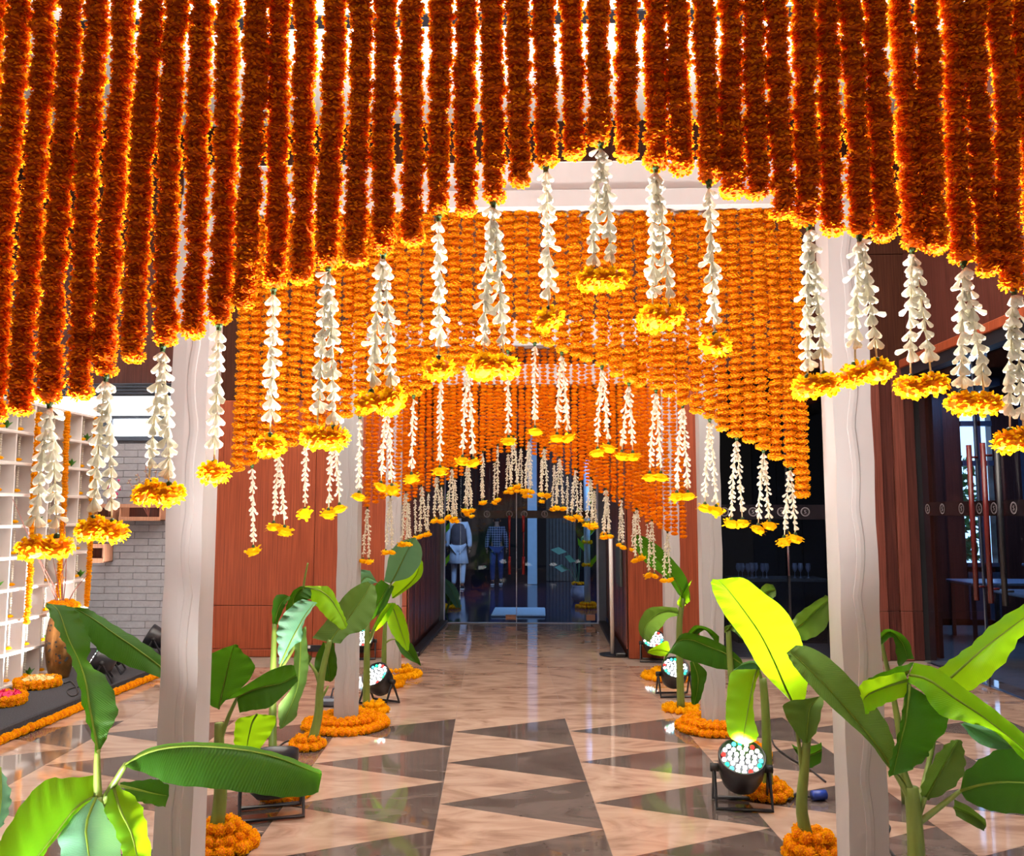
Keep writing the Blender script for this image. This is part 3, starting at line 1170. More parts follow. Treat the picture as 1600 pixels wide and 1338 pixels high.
# ------------------------------------------------------------------ flowers
def marigold(seed, npet=78, flat=0.56):
    r = np.random.default_rng(seed)
    mb = MB()
    mb.ell((0, 0, 0), (0.84, 0.84, 0.84 * flat), 10, 6, 1)
    ga = PI * (3 - math.sqrt(5))
    for i in range(npet):
        zz = 1 - 2 * (i + 0.5) / npet
        zz *= 0.96
        rr = math.sqrt(1 - zz * zz)
        th = ga * i + r.normal() * 0.12
        d = Vector((rr * math.cos(th), rr * math.sin(th), zz))
        p = Vector((d.x * 0.70, d.y * 0.70, d.z * 0.70 * flat))
        o = Vector((d.x, d.y, d.z * 0.55)).normalized()
        o = (o + Vector(r.normal(size=3)) * 0.22).normalized()
        t = Vector((-math.sin(th), math.cos(th), 0)) + Vector(r.normal(size=3)) * 0.35
        t = (t - o * t.dot(o)).normalized()
        up = o.cross(t)
        L = 0.30 + 0.10 * r.random()
        wd = 0.15 + 0.05 * r.random()
        mb.add([p - t * wd * 0.6, p + t * wd * 0.6, p + o * L * 0.65 + t * wd + up * 0.03, p + o * L + up * (0.06 * r.normal()),
                p + o * L * 0.65 - t * wd + up * 0.03, p + o * L * 0.7 + up * 0.10],
               [(0, 1, 2, 5), (0, 5, 4), (5, 2, 3), (4, 5, 3)])
    return mb


def small_marigold(seed, npet=16, flat=0.56):
    r = np.random.default_rng(seed)
    mb = MB()
    mb.ell((0, 0, 0), (0.86, 0.86, 0.86 * flat), 7, 4)
    for i in range(npet):
        th = 2 * PI * i / npet + r.normal() * .1
        zz = r.uniform(-0.6, 0.6)
        d = Vector((math.cos(th), math.sin(th), 0))
        t = Vector((-math.sin(th), math.cos(th), 0)) * 0.2
        p = d * 0.75 + Vector((0, 0, zz * flat))
        q = d * (1.0 + 0.1 * r.random()) + Vector((0, 0, zz * flat + 0.1 * r.normal()))
        mb.add([p - t, p + t, q + t * 0.7, q - t * 0.7], [(0, 1, 2, 3)])
    return mb


MG = [marigold(i) for i in range(4)]
MG_ME = [m.mesh('marigold', [M['petal'], M['core']], smooth=False) for m in MG]
MF_ME = [m.mesh('marigold', [M['petal_front'], M['core_red']], smooth=False) for m in MG]
MY_ME = [m.mesh('marigold', [M['petal_y'], M['core']], smooth=False) for m in MG]
SM = [small_marigold(10 + i) for i in range(4)]


def bud_whorl(nb=4, seed=0, seg=6):
    r = np.random.default_rng(seed)
    mb = MB()
    for b in range(nb):
        th = 2 * PI * b / nb + r.normal() * 0.3
        tl = 0.55 + 0.2 * r.normal()
        o = Vector((math.cos(th) * math.sin(tl), math.sin(th) * math.sin(tl), -math.cos(tl)))
        p0 = Vector((0, 0, 0.45))
        pts, rs = [], []
        for k, (u, rad) in enumerate(((0, .06), (.3, .10), (.62, .20), (.88, .24), (1.0, .10))):
            pts.append(p0 + o * u * 1.15)
            rs.append(rad)
        mb.tube(pts, rs, seg)
    return mb


BW = [bud_whorl(5, i) for i in range(5)]
BW_ME = [b.mesh('tuberose_bud', M['bud']) for b in BW]
BWS = [bud_whorl(3, i, 4) for i in range(4)]


def garland(top, bot, rad, pitch, label, group, individual=True, matk='petal', name='marigold_garland', zf=1.05):
    t = thing(name, label, 'garland', (bot.x, bot.y, bot.z), group)
    mb = MB()
    mb.tube([Vector((bot.x, bot.y, bot.z + 0.002)), Vector((bot.x, bot.y, top))], 0.002, 4)
    build('thread', mb, M['thread'], t)
    L = top - bot.z
    n = max(1, int(round(L / pitch)))
    st = MB()
    ph = random.random() * 6
    for i in range(n):
        zz = pitch * (i + 0.5)
        s = rad * (0.92 + 0.2 * random.random())
        swx = 0.004 * math.sin(ph + zz * 5) + random.gauss(0, 0.0022)
        loc = Vector((swx, random.gauss(0, 0.003), zz))
        rot = (random.gauss(0, 0.14) + (PI if random.random() < .5 else 0), random.gauss(0, 0.14), random.random() * 6.28)
        if individual:
            link('marigold', random.choice({'petal': MG_ME, 'petal_y': MY_ME, 'petal_front': MF_ME}[matk]), t, loc, rot, (s, s, s * zf * (0.9 + 0.2 * random.random())))
        else:
            m4 = Matrix.LocRotScale(Vector((bot.x, bot.y, bot.z)) + loc, Euler(rot), Vector((s, s, s)))
            st.tmpl(((random.choice(SM)).v, SM[0].f), m4)
    if not individual:
        build('marigold_heads', st, M[matk], t, kind='stuff')
    return t


def pendant(top, ends, label, group, sc, individual=True, headmat='petal_y'):
    """top: world point just below a garland; ends: world points of the end flowers"""
    t = thing('tuberose_pendant', label, 'flower string', (top.x, top.y, top.z), group)
    mb = MB()
    mb.tube([Vector((0, 0, 0.012)) + top, top - Vector((0, 0, 0.010))], 0.006, 6)
    mb.ell((top.x, top.y, top.z + 0.004), (0.009, 0.009, 0.010), 8, 5)
    build('knot', mb, M['calyx'], t)
    bs = MB()
    for e in ends:
        e = Vector(e)
        mb = MB()
        mid = (top + e) / 2 + Vector(((e.x - top.x) * 0.25, 0, 0))
        pth = []
        for k in range(13):
            u = k / 12
            pth.append(top * (1 - u) ** 2 + mid * 2 * u * (1 - u) + e * u * u)
        mb.tube(pth, 0.0022, 4)
        build('thread', mb, M['thread'], t)
        L = (e - top).length
        pit = 0.0250 * sc
        n = int((L - 0.035 * sc - 0.012) / pit)
        for k in range(n):
            u = (0.020 + k * pit + random.gauss(0, 0.002)) / L
            p = top * (1 - u) ** 2 + mid * 2 * u * (1 - u) + e * u * u
            s = 0.0265 * sc * (0.85 + 0.3 * random.random())
            rot = (random.gauss(0, .18), random.gauss(0, .18), random.random() * 6.28)
            if individual:
                link('tuberose_bud', random.choice(BW_ME), t, p - top, rot, (s, s, s))
            else:
                bs.tmpl((random.choice(BWS).v, BWS[0].f), Matrix.LocRotScale(p, Euler(rot), Vector((s, s, s))))
        r = 0.040 * sc
        rot = (random.gauss(0, .25), random.gauss(0, .25), random.random() * 6)
        if individual:
            h = link('marigold', random.choice(MY_ME), t, e - top, rot, (r, r, r * 1.15))
        else:
            hb = MB()
            hb.tmpl((random.choice(SM).v, SM[0].f), Matrix.LocRotScale(e, Euler(rot), Vector((r, r, r * 1.05))))
            h = build('marigold', hb, M[headmat], t)
        mb = MB()
        mb.ell((e.x, e.y, e.z + r * 0.50), (r * 0.22, r * 0.22, r * 0.34), 7, 4)
        build('calyx', mb, M['calyx'], t)
    if not individual:
        build('tuberose_buds', bs, M['bud'], t, kind='stuff')
    return t


def interp(pts, x):
    if x <= pts[0][0]:
        return pts[0][1]
    for (x0, y0), (x1, y1) in zip(pts, pts[1:]):
        if x <= x1:
            return y0 + (y1 - y0) * (x - x0) / (x1 - x0)
    return pts[-1][1]


# ---- front curtain
C1 = [(-52, 672), (-12, 660), (28, 649), (81, 628), (123, 623), (163, 586), (210, 565), (254, 539), (302, 526), (339, 506), (388, 481), (426, 450),
      (470, 442), (513, 418), (555, 412), (599, 395), (641, 381), (686, 336), (728, 336), (774, 315), (810, 290), (852, 259), (893, 248),
      (939, 223), (984, 247), (1023, 260), (1066, 270), (1112, 283), (1146, 305), (1185, 312), (1230, 341), (1259, 350), (1301, 366),
      (1345, 368), (1382, 375), (1424, 388), (1471, 395), (1503, 409), (1545, 429), (1584, 451), (1624, 462)]
P1D = {81: [(56, 857), (92, 855)], 163: [(141, 827), (172, 832)], 254: [(231, 770), (263, 774)], 339: [(331, 740)], 426: [(420, 697)],
       513: [(495, 685), (522, 686)], 599: [(580, 629), (612, 628)], 686: [(686, 576)], 774: [(758, 574), (791, 574)], 852: [(857, 499)],
       939: [(926, 438), (958, 437)], 1023: [(1018, 499), (1045, 496)], 1112: [(1122, 539)], 1259: [(1258, 606), (1284, 601)],
       1345: [(1338, 586), (1374, 580)], 1424: [(1422, 606), (1455, 601)], 1503: [(1501, 630), (1537, 632)], 1584: [(1578, 690), (1600, 688)]}
raw = [c[0] for c in C1]
sm = list(raw)
for _ in range(3):
    sm = [sm[0]] + [0.5 * sm[i] + 0.25 * (sm[i - 1] + sm[i + 1]) for i in range(1, len(sm) - 1)] + [sm[-1]]
for i, (px, py) in enumerate(C1):
    Yj = Y0 + random.gauss(0, 0.008)
    b = at(sm[i], py, Yj)
    has = px in P1D
    lab = f'thick backlit marigold garland, {ordw(i)} of the front curtain counting from the lattice side'
    garland(BB, b, 0.0306, 0.0285, lab, 'marigold garlands of the front curtain', True, 'petal_front')
    if has:
        es = [at(x + sm[i] - px, y, Yj) for (x, y) in P1D[px]]
        kind = 'double' if len(es) == 2 else 'single'
        pendant(b - Vector((0, 0, 0.006)), es, f'{kind} white tuberose string under the {ordw(i)} garland of the front curtain',
                'tuberose strings of the front curtain', 1.0)

# ---- second curtain
C2P = [(365, 748), (372, 742), (397, 724), (440, 705), (480, 690), (543, 652), (649, 615), (670, 606), (712, 583), (733, 573), (775, 555), (805, 538), (837, 536),
       (862, 543), (888, 556), (931, 570), (974, 591), (1001, 606), (1048, 620), (1072, 640), (1112, 660), (1153, 683), (1193, 704), (1235, 734), (1253, 777), (1262, 780)]
P2D = [397, 440, 480, 520, 563, 607, 649, 691, 735, 783, 837, 888, 931, 974, 1030, 1072, 1112, 1153, 1193, 1238]
P2E = [(397, 862, 1), (440, 826, 2), (480, 803, 1), (520, 799, 2), (563, 777, 1), (607, 762, 2), (649, 748, 1), (691, 737, 1), (735, 722, 2), (783, 690, 1), (835, 675, 1),
       (888, 689, 2), (932, 701, 2), (976, 716, 2), (1030, 743, 2), (1075, 780, 2), (1117, 794, 2), (1156, 822, 2), (1195, 826, 2), (1238, 846, 2)]


def curtain(Y, n, xpx0, xpx1, prof, pend, word, group, pgroup, rad, pitch, individual, matk, sc):
    xs = [xpx0 + (xpx1 - xpx0) * i / (n - 1) for i in range(n)]
    used = {}
    for (ex, ey, c) in pend:
        k = min((k for k in range(n) if k not in used), key=lambda k: abs(xs[k] - ex))
        used[k] = (ex, ey, c)
    for i, px in enumerate(xs):
        Yj = Y + random.gauss(0, 0.006)
        b = at(px, interp(prof, px) + random.gauss(0, 2.0), Yj)
        garland(BB, b, rad, pitch, f'orange marigold garland, {ordw(i)} of the {word} curtain counting from the lattice side', group, individual, matk, zf=0.86)
        if i in used:
            ex, ey, c = used[i]
            e = at(px + random.gauss(0, 1.5), ey, Yj)
            off = 0.026 * sc
            es = [e] if c == 1 else [e + Vector((-off, 0, random.gauss(0, .008))), e + Vector((off, 0, random.gauss(0, .008)))]
            pendant(b - Vector((0, 0, 0.004)), es, f'{"double" if c == 2 else "single"} tuberose string under the {ordw(i)} garland of the {word} curtain',
                    pgroup, sc, False)


curtain(Y1, 43, 373, 1256, C2P, P2E, 'second', 'marigold garlands of the second curtain', 'tuberose strings of the second curtain',
        0.0325, 0.0318, True, 'petal', 0.92)

# ---- third curtain
C3P = [(572, 795), (620, 772), (630, 770), (665, 752), (692, 737), (723, 722), (751, 709), (768, 701), (800, 684), (815, 682), (835, 690), (859, 704), (883, 719), (905, 737),
       (924, 745), (955, 770), (972, 779), (986, 788), (998, 798), (1030, 822), (1068, 842)]
xs3 = [580 + i * 24.2 for i in range(20)]
P3E = [(x, interp(C3P, x) + 80 + random.gauss(0, 4), 2 if random.random() < .6 else 1) for x in xs3]
curtain(Y2, 42, 574, 1067, C3P, P3E, 'third', 'marigold garlands of the third curtain', 'tuberose strings of the third curtain',
        0.0310, 0.032, False, 'petal_far', 0.95)
# ---- fourth curtain
C4P = [(626, 790), (815, 697), (1034, 828)]
xs4 = [634 + i * 19.6 for i in range(20)]
P4E = [(x, interp(C4P, x) + 64 + random.gauss(0, 4), 2 if random.random() < .6 else 1) for x in xs4]
curtain(Y3, 40, 628, 1032, C4P, P4E, 'last', 'marigold garlands of the last curtain', 'tuberose strings of the last curtain',
        0.0310, 0.034, False, 'petal_far', 0.95)

# ------------------------------------------------------------------ marigold coils on the floor
def coil(cx, cy, rings, label, z0=0.0, rad=0.031, petals='petal_y', skip=None, name='marigold_coil', indiv=True):
    """rings: list of (radius, height)"""
    t = thing(name, label, 'flower ring', (cx, cy, z0), 'marigold coils on the floor')
    st = MB()
    for (R, h) in rings:
        n = max(5, int(2 * PI * R / (rad * 1.6)))
        for k in range(n):
            a_ = 2 * PI * (k + random.random() * .2) / n
            p = Vector((R * math.cos(a_) + random.gauss(0, .004), R * math.sin(a_) + random.gauss(0, .004), h + rad * 0.92 + random.gauss(0, .003)))
            s = rad * (0.95 + 0.2 * random.random())
            rot = (random.gauss(PI / 2, .4), random.gauss(0, .4), a_)
            sc = (s, s, s * 1.5)
            if indiv:
                link('marigold', random.choice(MY_ME), t, p, rot, sc)
            else:
                st.tmpl((random.choice(SM).v, SM[0].f), Matrix.LocRotScale(p + Vector((cx, cy, z0)), Euler(rot), Vector(sc)))
    if not indiv:
        build('marigold_heads', st, M[petals], t, kind='stuff')
    return t


def rad_px(px, Y):
    return px * Y / F


c = gr(552, 1128)
coil(XLP, Y2, [(0.155, 0), (0.21, 0), (0.265, 0), (0.31, 0), (0.155, 0.05), (0.21, 0.04)], 'wide flat marigold coil round the second arch foot, lattice side')
coil(XRP, Y2, [(0.155, 0), (0.21, 0), (0.265, 0), (0.155, 0.05), (0.21, 0.04)], 'wide flat marigold coil round the second arch foot, glass side')
coil(XLP + .02, Y3, [(0.15, 0), (0.20, 0), (0.26, 0), (0.15, 0.05)], 'marigold coil round the last arch foot beside the green-lit leaf', indiv=False)
coil(XRP - .03, Y3, [(0.15, 0), (0.20, 0), (0.26, 0), (0.15, 0.05)], 'marigold coil round the last arch foot behind a lit spotlight', indiv=False)


# ------------------------------------------------------------------ banana plants
def cat(ps, sub=5):
    """Catmull-Rom through a list of np arrays"""
    out = []
    n = len(ps)
    for i in range(n - 1):
        p0, p1, p2, p3 = ps[max(i - 1, 0)], ps[i], ps[i + 1], ps[min(i + 2, n - 1)]
        for k in range(sub):
            t = k / sub
            out.append(0.5 * ((2 * p1) + (-p0 + p2) * t + (2 * p0 - 5 * p1 + 4 * p2 - p3) * t * t + (-p0 + 3 * p1 - 3 * p2 + p3) * t ** 3))
    out.append(ps[-1])
    return out


def leaf(plant, st, Ya, Yb, mat='leaf', fl=-0.05, fr=-0.05, label=None, rib=True, wav=0.008, tear=0.0):
    n = len(st)
    rows = []
    for i, (mx, my, lx, ly, rx, ry) in enumerate(st):
        u = i / (n - 1)
        Y = Ya + (Yb - Ya) * u
        wf = math.sin(PI * min(max(u, .12), .92))
        rows.append((np.array(at(lx, ly, Y + fl * wf)), np.array(at(mx, my, Y)), np.array(at(rx, ry, Y + fr * wf))))
    Lr = cat([r[0] for r in rows])
    Mr = cat([r[1] for r in rows])
    Rr = cat([r[2] for r in rows])
    nc = 5
    vs, fs, uvs = [], [], []
    nn = len(Mr)
    for i in range(nn):
        u = i / (nn - 1)
        wob = wav * math.sin(i * 1.9 + st[0][0])
        for k in range(-nc, nc + 1):
            a_ = abs(k) / nc
            E = Lr[i] if k < 0 else Rr[i]
            p = Mr[i] * (1 - a_) + E * a_
            p = p + np.array((0, -0.35 * np.linalg.norm(E - Mr[i]) * a_ * (1 - a_) * 0.6, 0)) + np.array((0, wob * a_ * a_, 0))
            vs.append(p)
            uvs.append((u * 3.0 + 0.25 * a_, 0.5 + 0.5 * k / nc))
    w_ = 2 * nc + 1
    for i in range(nn - 1):
        for k in range(w_ - 1):
            fs.append((i * w_ + k, i * w_ + k + 1, (i + 1) * w_ + k + 1, (i + 1) * w_ + k))
    mb = MB()
    mb.add(vs, fs)
    o = build('leaf', mb, M[mat], plant, True, label=label)
    uvl = o.data.uv_layers.new(name='uv')
    idx = np.zeros(len(o.data.loops), dtype=np.int32)
    o.data.loops.foreach_get('vertex_index', idx)
    uvl.data.foreach_set('uv', np.array(uvs)[idx].ravel())
    if rib:
        rb = MB()
        r0 = 0.0055
        pts = [Vector(p) + Vector((0, -0.002, 0)) for p in Mr[::2]]
        rb.tube(pts, [r0 * (1 - 0.85 * i / (len(pts) - 1)) for i in range(len(pts))], 6)
        build('midrib', rb, M['rib'], o, True)
    return o


def stem(plant, pts, r0, r1, n=10, name='stem'):
    mb = MB()
    ps = [Vector(p) for p in cat([np.array(p) for p in pts], 4)]
    mb.tube(ps, [r0 + (r1 - r0) * i / (len(ps) - 1) for i in range(len(ps))], n)
    return build(name, mb, M['stem'], plant, True)


def plant(base, label):
    return thing('banana_plant', label, 'plant', base, 'banana plants')


# A: front plant, lattice side (rooted below the picture)
YA = 2.95
A = plant((at(152, 1300, YA).x, YA, 0), 'banana plant with brightly lit drooping leaves before the lattice-side front arch foot')
stem(A, [(at(152, 1300, YA).x, YA, 0), at(152, 1400, YA), at(153, 1300, YA), at(154, 1245, YA)], 0.045, 0.024)
stem(A, [at(154, 1262, YA), at(152, 1215, YA), at(152, 1172, YA)], 0.016, 0.009, 8, 'petiole')
stem(A, [at(156, 1262, YA), at(175, 1230, YA), at(197, 1194, YA - .02)], 0.015, 0.009, 8, 'petiole')
leaf(A, [(153, 1180, 151, 1178, 156, 1176), (149, 1150, 143, 1150, 172, 1140), (140, 1105, 131, 1110, 184, 1110), (134, 1065, 121, 1062, 168, 1062), (122, 1030, 109, 1025, 138, 1035),
         (108, 1000, 95, 995, 142, 1006), (98, 970, 81, 968, 128, 972), (90, 952, 72, 946, 117, 952), (80, 944, 72, 942, 100, 946)], YA, YA + 0.1, 'leaf', -0.04, 0.04)
leaf(A, [(196, 1196, 196, 1194, 197, 1199), (225, 1178, 222, 1174, 235, 1212), (265, 1168, 260, 1163, 268, 1226), (320, 1166, 318, 1160, 330, 1232), (390, 1173, 390, 1167, 395, 1240),
         (440, 1186, 442, 1180, 440, 1246), (480, 1202, 482, 1196, 480, 1244), (503, 1210, 503, 1205, 498, 1238)], YA - .02, YA - 0.05, 'leaf', 0.10, -0.07, wav=0.004)
leaf(A, [(150, 1244, 152, 1212, 150, 1246), (120, 1262, 105, 1216, 122, 1268), (90, 1300, 72, 1219, 92, 1305), (62, 1335, 38, 1252, 66, 1340), (30, 1375, 5, 1305, 40, 1385),
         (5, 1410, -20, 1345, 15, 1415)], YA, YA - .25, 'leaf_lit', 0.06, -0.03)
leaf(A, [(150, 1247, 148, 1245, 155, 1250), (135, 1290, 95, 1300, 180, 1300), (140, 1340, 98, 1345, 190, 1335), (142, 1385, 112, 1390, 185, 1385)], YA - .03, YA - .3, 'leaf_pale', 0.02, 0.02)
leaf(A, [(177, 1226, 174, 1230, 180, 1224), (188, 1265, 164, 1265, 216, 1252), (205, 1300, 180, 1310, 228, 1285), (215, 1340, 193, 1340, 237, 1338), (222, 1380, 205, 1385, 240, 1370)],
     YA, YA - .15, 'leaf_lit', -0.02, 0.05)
leaf(A, [(0, 1200, -20, 1205, 8, 1214), (2, 1240, -25, 1240, 17, 1240), (0, 1272, -20, 1275, 14, 1268), (-5, 1300, -20, 1300, 3, 1292)], YA - .1, YA - .25, 'leaf_pale', 0, 0)
leaf(A, [(188, 1228, 188, 1223, 190, 1230), (215, 1234, 218, 1220, 210, 1250), (240, 1240, 245, 1218, 230, 1256), (264, 1244, 264, 1228, 258, 1262)], YA + .25, YA + .4, 'leaf', .02, .02)

# B: behind the front arch foot, lattice side
YBp = 4.42
b0 = gr(346, 1312)
B = plant((b0.x, YBp, 0), 'banana plant half hidden behind the lattice-side front arch foot, one glowing yellow leaf')
stem(B, [(b0.x, YBp, 0), at(344, 1250, YBp), at(343, 1190, YBp), at(342, 1130, YBp)], 0.040, 0.022)
stem(B, [at(342, 1165, YBp), at(355, 1125, YBp), at(371, 1090, YBp)], 0.014, 0.008, 8, 'petiole')
leaf(B, [(342, 1108, 330, 1104, 352, 1094), (348, 1080, 318, 1070, 385, 1068), (356, 1045, 322, 1030, 398, 1040), (363, 1018, 345, 1015, 378, 1018), (367, 1007, 362, 1009, 371, 1008)], YBp, YBp - .1)
leaf(B, [(370, 1090, 345, 1096, 375, 1114), (392, 1080, 386, 1070, 395, 1110), (415, 1073, 418, 1050, 420, 1106), (440, 1068, 445, 1040, 442, 1088), (464, 1056, 460, 1040, 466, 1064)], YBp, YBp - .12, 'leaf', -0.02, -.08)
leaf(B, [(402, 1116, 392, 1119, 411, 1117), (394, 1130, 370, 1125, 431, 1121), (389, 1150, 366, 1150, 424, 1145), (386, 1168, 366, 1167, 408, 1168), (385, 1188, 370, 1188, 398, 1188)], YBp - .05, YBp + .05, 'leaf_lit', 0, 0)
leaf(B, [(300, 1088, 300, 1080, 300, 1096), (258, 1048, 258, 1031, 258, 1063), (215, 1015, 222, 1003, 203, 1042), (178, 990, 184, 980, 163, 1024), (150, 970, 152, 960, 142, 1002), (126, 955, 136, 951, 128, 976),
         (115, 950, 118, 949, 117, 955)], YBp + .05, YBp - .1, 'leaf', 0.03, -.05)
coil(b0.x + 0.03, YBp, [(0.07, 0), (0.12, 0), (0.165, 0), (0.07, 0.04), (0.12, 0.035), (0.08, 0.08)], 'heaped marigold coil round a banana stem by the lattice-side front arch foot')

# C: thin tall plant
YCp = 5.2
c0_ = at(428, 1250, YCp)
Cc = plant((c0_.x, YCp, 0), 'thin banana plant with a wavy pale leaf before the red wood wall')
stem(Cc, [(c0_.x, YCp, 0), at(426, 1150, YCp), at(427, 1045, YCp), at(429, 975, YCp)], 0.030, 0.014)
stem(Cc, [at(428, 1085, YCp), at(434, 1060, YCp), at(439, 1036, YCp)], 0.012, 0.007, 8, 'petiole')
stem(Cc, [at(428, 1060, YCp), at(464, 1000, YCp + .05), at(474, 918, YCp + .1), at(481, 880, YCp + .1)], 0.012, 0.005, 8, 'petiole')
leaf(Cc, [(429, 978, 426, 976, 433, 976), (434, 955, 425, 955, 443, 952), (442, 940, 430, 932, 448, 942), (452, 932, 445, 929, 454, 934)], YCp, YCp + .05)
leaf(Cc, [(438, 1040, 436, 1036, 442, 1038), (450, 1012, 434, 1008, 458, 1010), (462, 988, 433, 988, 472, 1000), (476, 963, 440, 964, 474, 975), (487, 948, 462, 942, 489, 950), (493, 941, 472, 937, 495, 943)],
     YCp, YCp - .1, 'leaf_pale', -.03, .06, wav=.018)
leaf(Cc, [(462, 957, 446, 965, 470, 950), (458, 938, 448, 945, 480, 938), (468, 922, 457, 925, 486, 934), (479, 917, 470, 916, 486, 920)], YCp + .1, YCp + .1)
leaf(Cc, [(476, 918, 474, 916, 484, 936), (498, 922, 500, 916, 491, 943), (516, 935, 516, 919, 500, 954), (527, 952, 530, 945, 514, 969), (535, 966, 538, 962, 520, 973), (541, 982, 543, 976, 534, 985)],
     YCp + .1, YCp, 'leaf_lit', .02, -.04)
leaf(Cc, [(470, 985, 462, 990, 478, 978), (470, 1015, 460, 1020, 480, 1008), (468, 1045, 458, 1047, 482, 1038), (465, 1075, 455, 1076, 478, 1068), (455, 1102, 436, 1102, 467, 1098), (445, 1126, 436, 1128, 463, 1120),
          (440, 1139, 437, 1139, 450, 1132)], YCp + .05, YCp - .05, 'leaf_dull')
coil(c0_.x + .07, YCp, [(0.07, 0), (0.12, 0), (0.07, 0.04)], 'low marigold coil under the big drooping leaf, at a thin banana stem')

# D: in front of the second arch foot
YDp = 6.25
d0 = gr(494, 1160)
D = plant((d0.x, YDp, 0), 'banana plant whose broad dark leaf crosses the lattice-side second arch foot')
stem(D, [(d0.x, YDp, 0), at(497, 1120, YDp), at(500, 1075, YDp), at(507, 1035, YDp), at(516, 1000, YDp)], 0.036, 0.018)
stem(D, [at(501, 1078, YDp), at(493, 1050, YDp), at(479, 1032, YDp)], 0.016, 0.010, 8, 'petiole')
stem(D, [at(500, 1095, YDp), at(508, 1082, YDp), at(513, 1072, YDp)], 0.012, 0.006, 8, 'petiole')
leaf(D, [(515, 1004, 488, 997, 532, 1006), (528, 985, 510, 970, 545, 992), (545, 965, 528, 944, 566, 986), (560, 945, 545, 924, 582, 966), (573, 925, 564, 912, 589, 935), (580, 913, 575, 909, 585, 914)],
     YDp, YDp + .1, 'leaf_dull', -.05, -.05)
leaf(D, [(508, 1005, 505, 1003, 520, 1000), (512, 1030, 491, 1036, 526, 1030), (515, 1055, 503, 1060, 526, 1052), (516, 1066, 512, 1065, 520, 1064)], YDp + .1, YDp + .1)
leaf(D, [(479, 1032, 474, 1030, 483, 1028), (470, 1026, 465, 1036, 478, 1018), (480, 1040, 474, 1052, 486, 1026), (484, 1036, 480, 1044, 487, 1030)], YDp, YDp - .1, 'leaf_dull', rib=False)
coil(d0.x - .02, YDp, [(0.06, 0), (0.105, 0), (0.06, 0.04)], 'round marigold coil at a banana stem before the second arch foot, lattice side')

# E, F: beyond the second arch, lattice side
YE = 7.35
e0_ = at(572, 1105, YE)
E = plant((e0_.x, YE, 0), 'banana plant raising one pale upright leaf beneath the tuberose strings, lattice side')
stem(E, [(e0_.x, YE, 0), at(573, 1050, YE), at(574, 975, YE)], 0.034, 0.022)
stem(E, [at(575, 1005, YE), at(592, 965, YE), at(606, 930, YE), at(612, 908, YE)], 0.018, 0.008, 8, 'petiole')
leaf(E, [(611, 912, 600, 909, 615, 909), (620, 895, 603, 894, 640, 902), (632, 870, 609, 866, 657, 880), (641, 853, 622, 849, 659, 858), (648, 840, 643, 841, 650, 841)], YE, YE - .1, 'leaf_pale', -.05, -.05)
leaf(E, [(613, 935, 612, 930, 616, 935), (632, 920, 614, 912, 641, 918), (650, 900, 640, 894, 659, 900), (658, 874, 656, 875, 661, 880)], YE + .1, YE + .1, 'leaf_lit')
leaf(E, [(560, 915, 556, 905, 570, 919), (572, 902, 560, 891, 587, 911), (590, 911, 578, 892, 593, 913)], YE, YE - .05, 'leaf_pale')
leaf(E, [(575, 972, 572, 975, 583, 968), (592, 942, 583, 922, 603, 947), (608, 914, 596, 906, 616, 916)], YE, YE, 'leaf')
leaf(E, [(612, 946, 605, 950, 617, 942), (618, 960, 604, 966, 629, 957), (626, 985, 610, 986, 637, 980), (633, 1005, 620, 1001, 640, 1000), (637, 1018, 633, 1016, 639, 1016)], YE + .05, YE - .1, 'leaf_lit')
leaf(E, [(585, 986, 582, 986, 588, 986), (600, 962, 591, 965, 604, 971), (614, 942, 605, 943, 618, 944)], YE, YE, 'leaf_lit')
coil(e0_.x + .06, YE, [(0.06, 0), (0.11, 0), (0.06, 0.045)], 'small marigold heap behind the lattice-side second arch foot, by a lit spotlight', indiv=False)
YF = 8.45
f0 = at(600, 1068, YF)
Fp = plant((f0.x, YF, 0), 'slender banana plant standing against the lattice-side last arch foot')
stem(Fp, [(f0.x, YF, 0), at(600, 1020, YF), at(602, 970, YF)], 0.030, 0.018)
stem(Fp, [at(601, 1006, YF), at(610, 1000, YF), at(619, 999, YF)], 0.010, 0.006, 8, 'petiole')
leaf(Fp, [(618, 1000, 617, 1001, 620, 998), (632, 1012, 627, 1021, 641, 1004), (645, 1028, 639, 1031, 651, 1021), (657, 1041, 655, 1039, 658, 1040)], YF, YF - .1)
leaf(Fp, [(602, 972, 599, 972, 605, 972), (612, 955, 604, 952, 620, 962), (628, 952, 622, 945, 630, 960)], YF, YF - .1, 'leaf_dull')
coil(f0.x, YF, [(0.06, 0), (0.12, 0), (0.17, 0)], 'marigold coil at the slender banana stem near the glass door, lattice side', indiv=False)

# G: beside the glass-side front arch foot
YG = 4.36
g0 = gr(1247, 1315)
Gp = plant((g0.x, YG, 0), 'banana plant with a huge spotlit yellow-green leaf beside the glass-side front arch foot')
stem(Gp, [(g0.x, YG, 0), at(1253, 1270, YG), at(1257, 1200, YG), at(1264, 1120, YG)], 0.034, 0.018)
stem(Gp, [at(1255, 1230, YG), at(1248, 1160, YG), at(1238, 1096, YG)], 0.012, 0.007, 8, 'petiole')
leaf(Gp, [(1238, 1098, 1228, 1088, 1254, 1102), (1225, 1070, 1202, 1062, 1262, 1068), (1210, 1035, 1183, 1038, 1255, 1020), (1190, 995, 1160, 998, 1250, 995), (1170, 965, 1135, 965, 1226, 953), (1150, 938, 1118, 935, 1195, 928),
          (1132, 916, 1111, 912, 1163, 904), (1120, 906, 1114, 905, 1135, 904)], YG, YG - .2, 'leaf_lit', .03, .03)
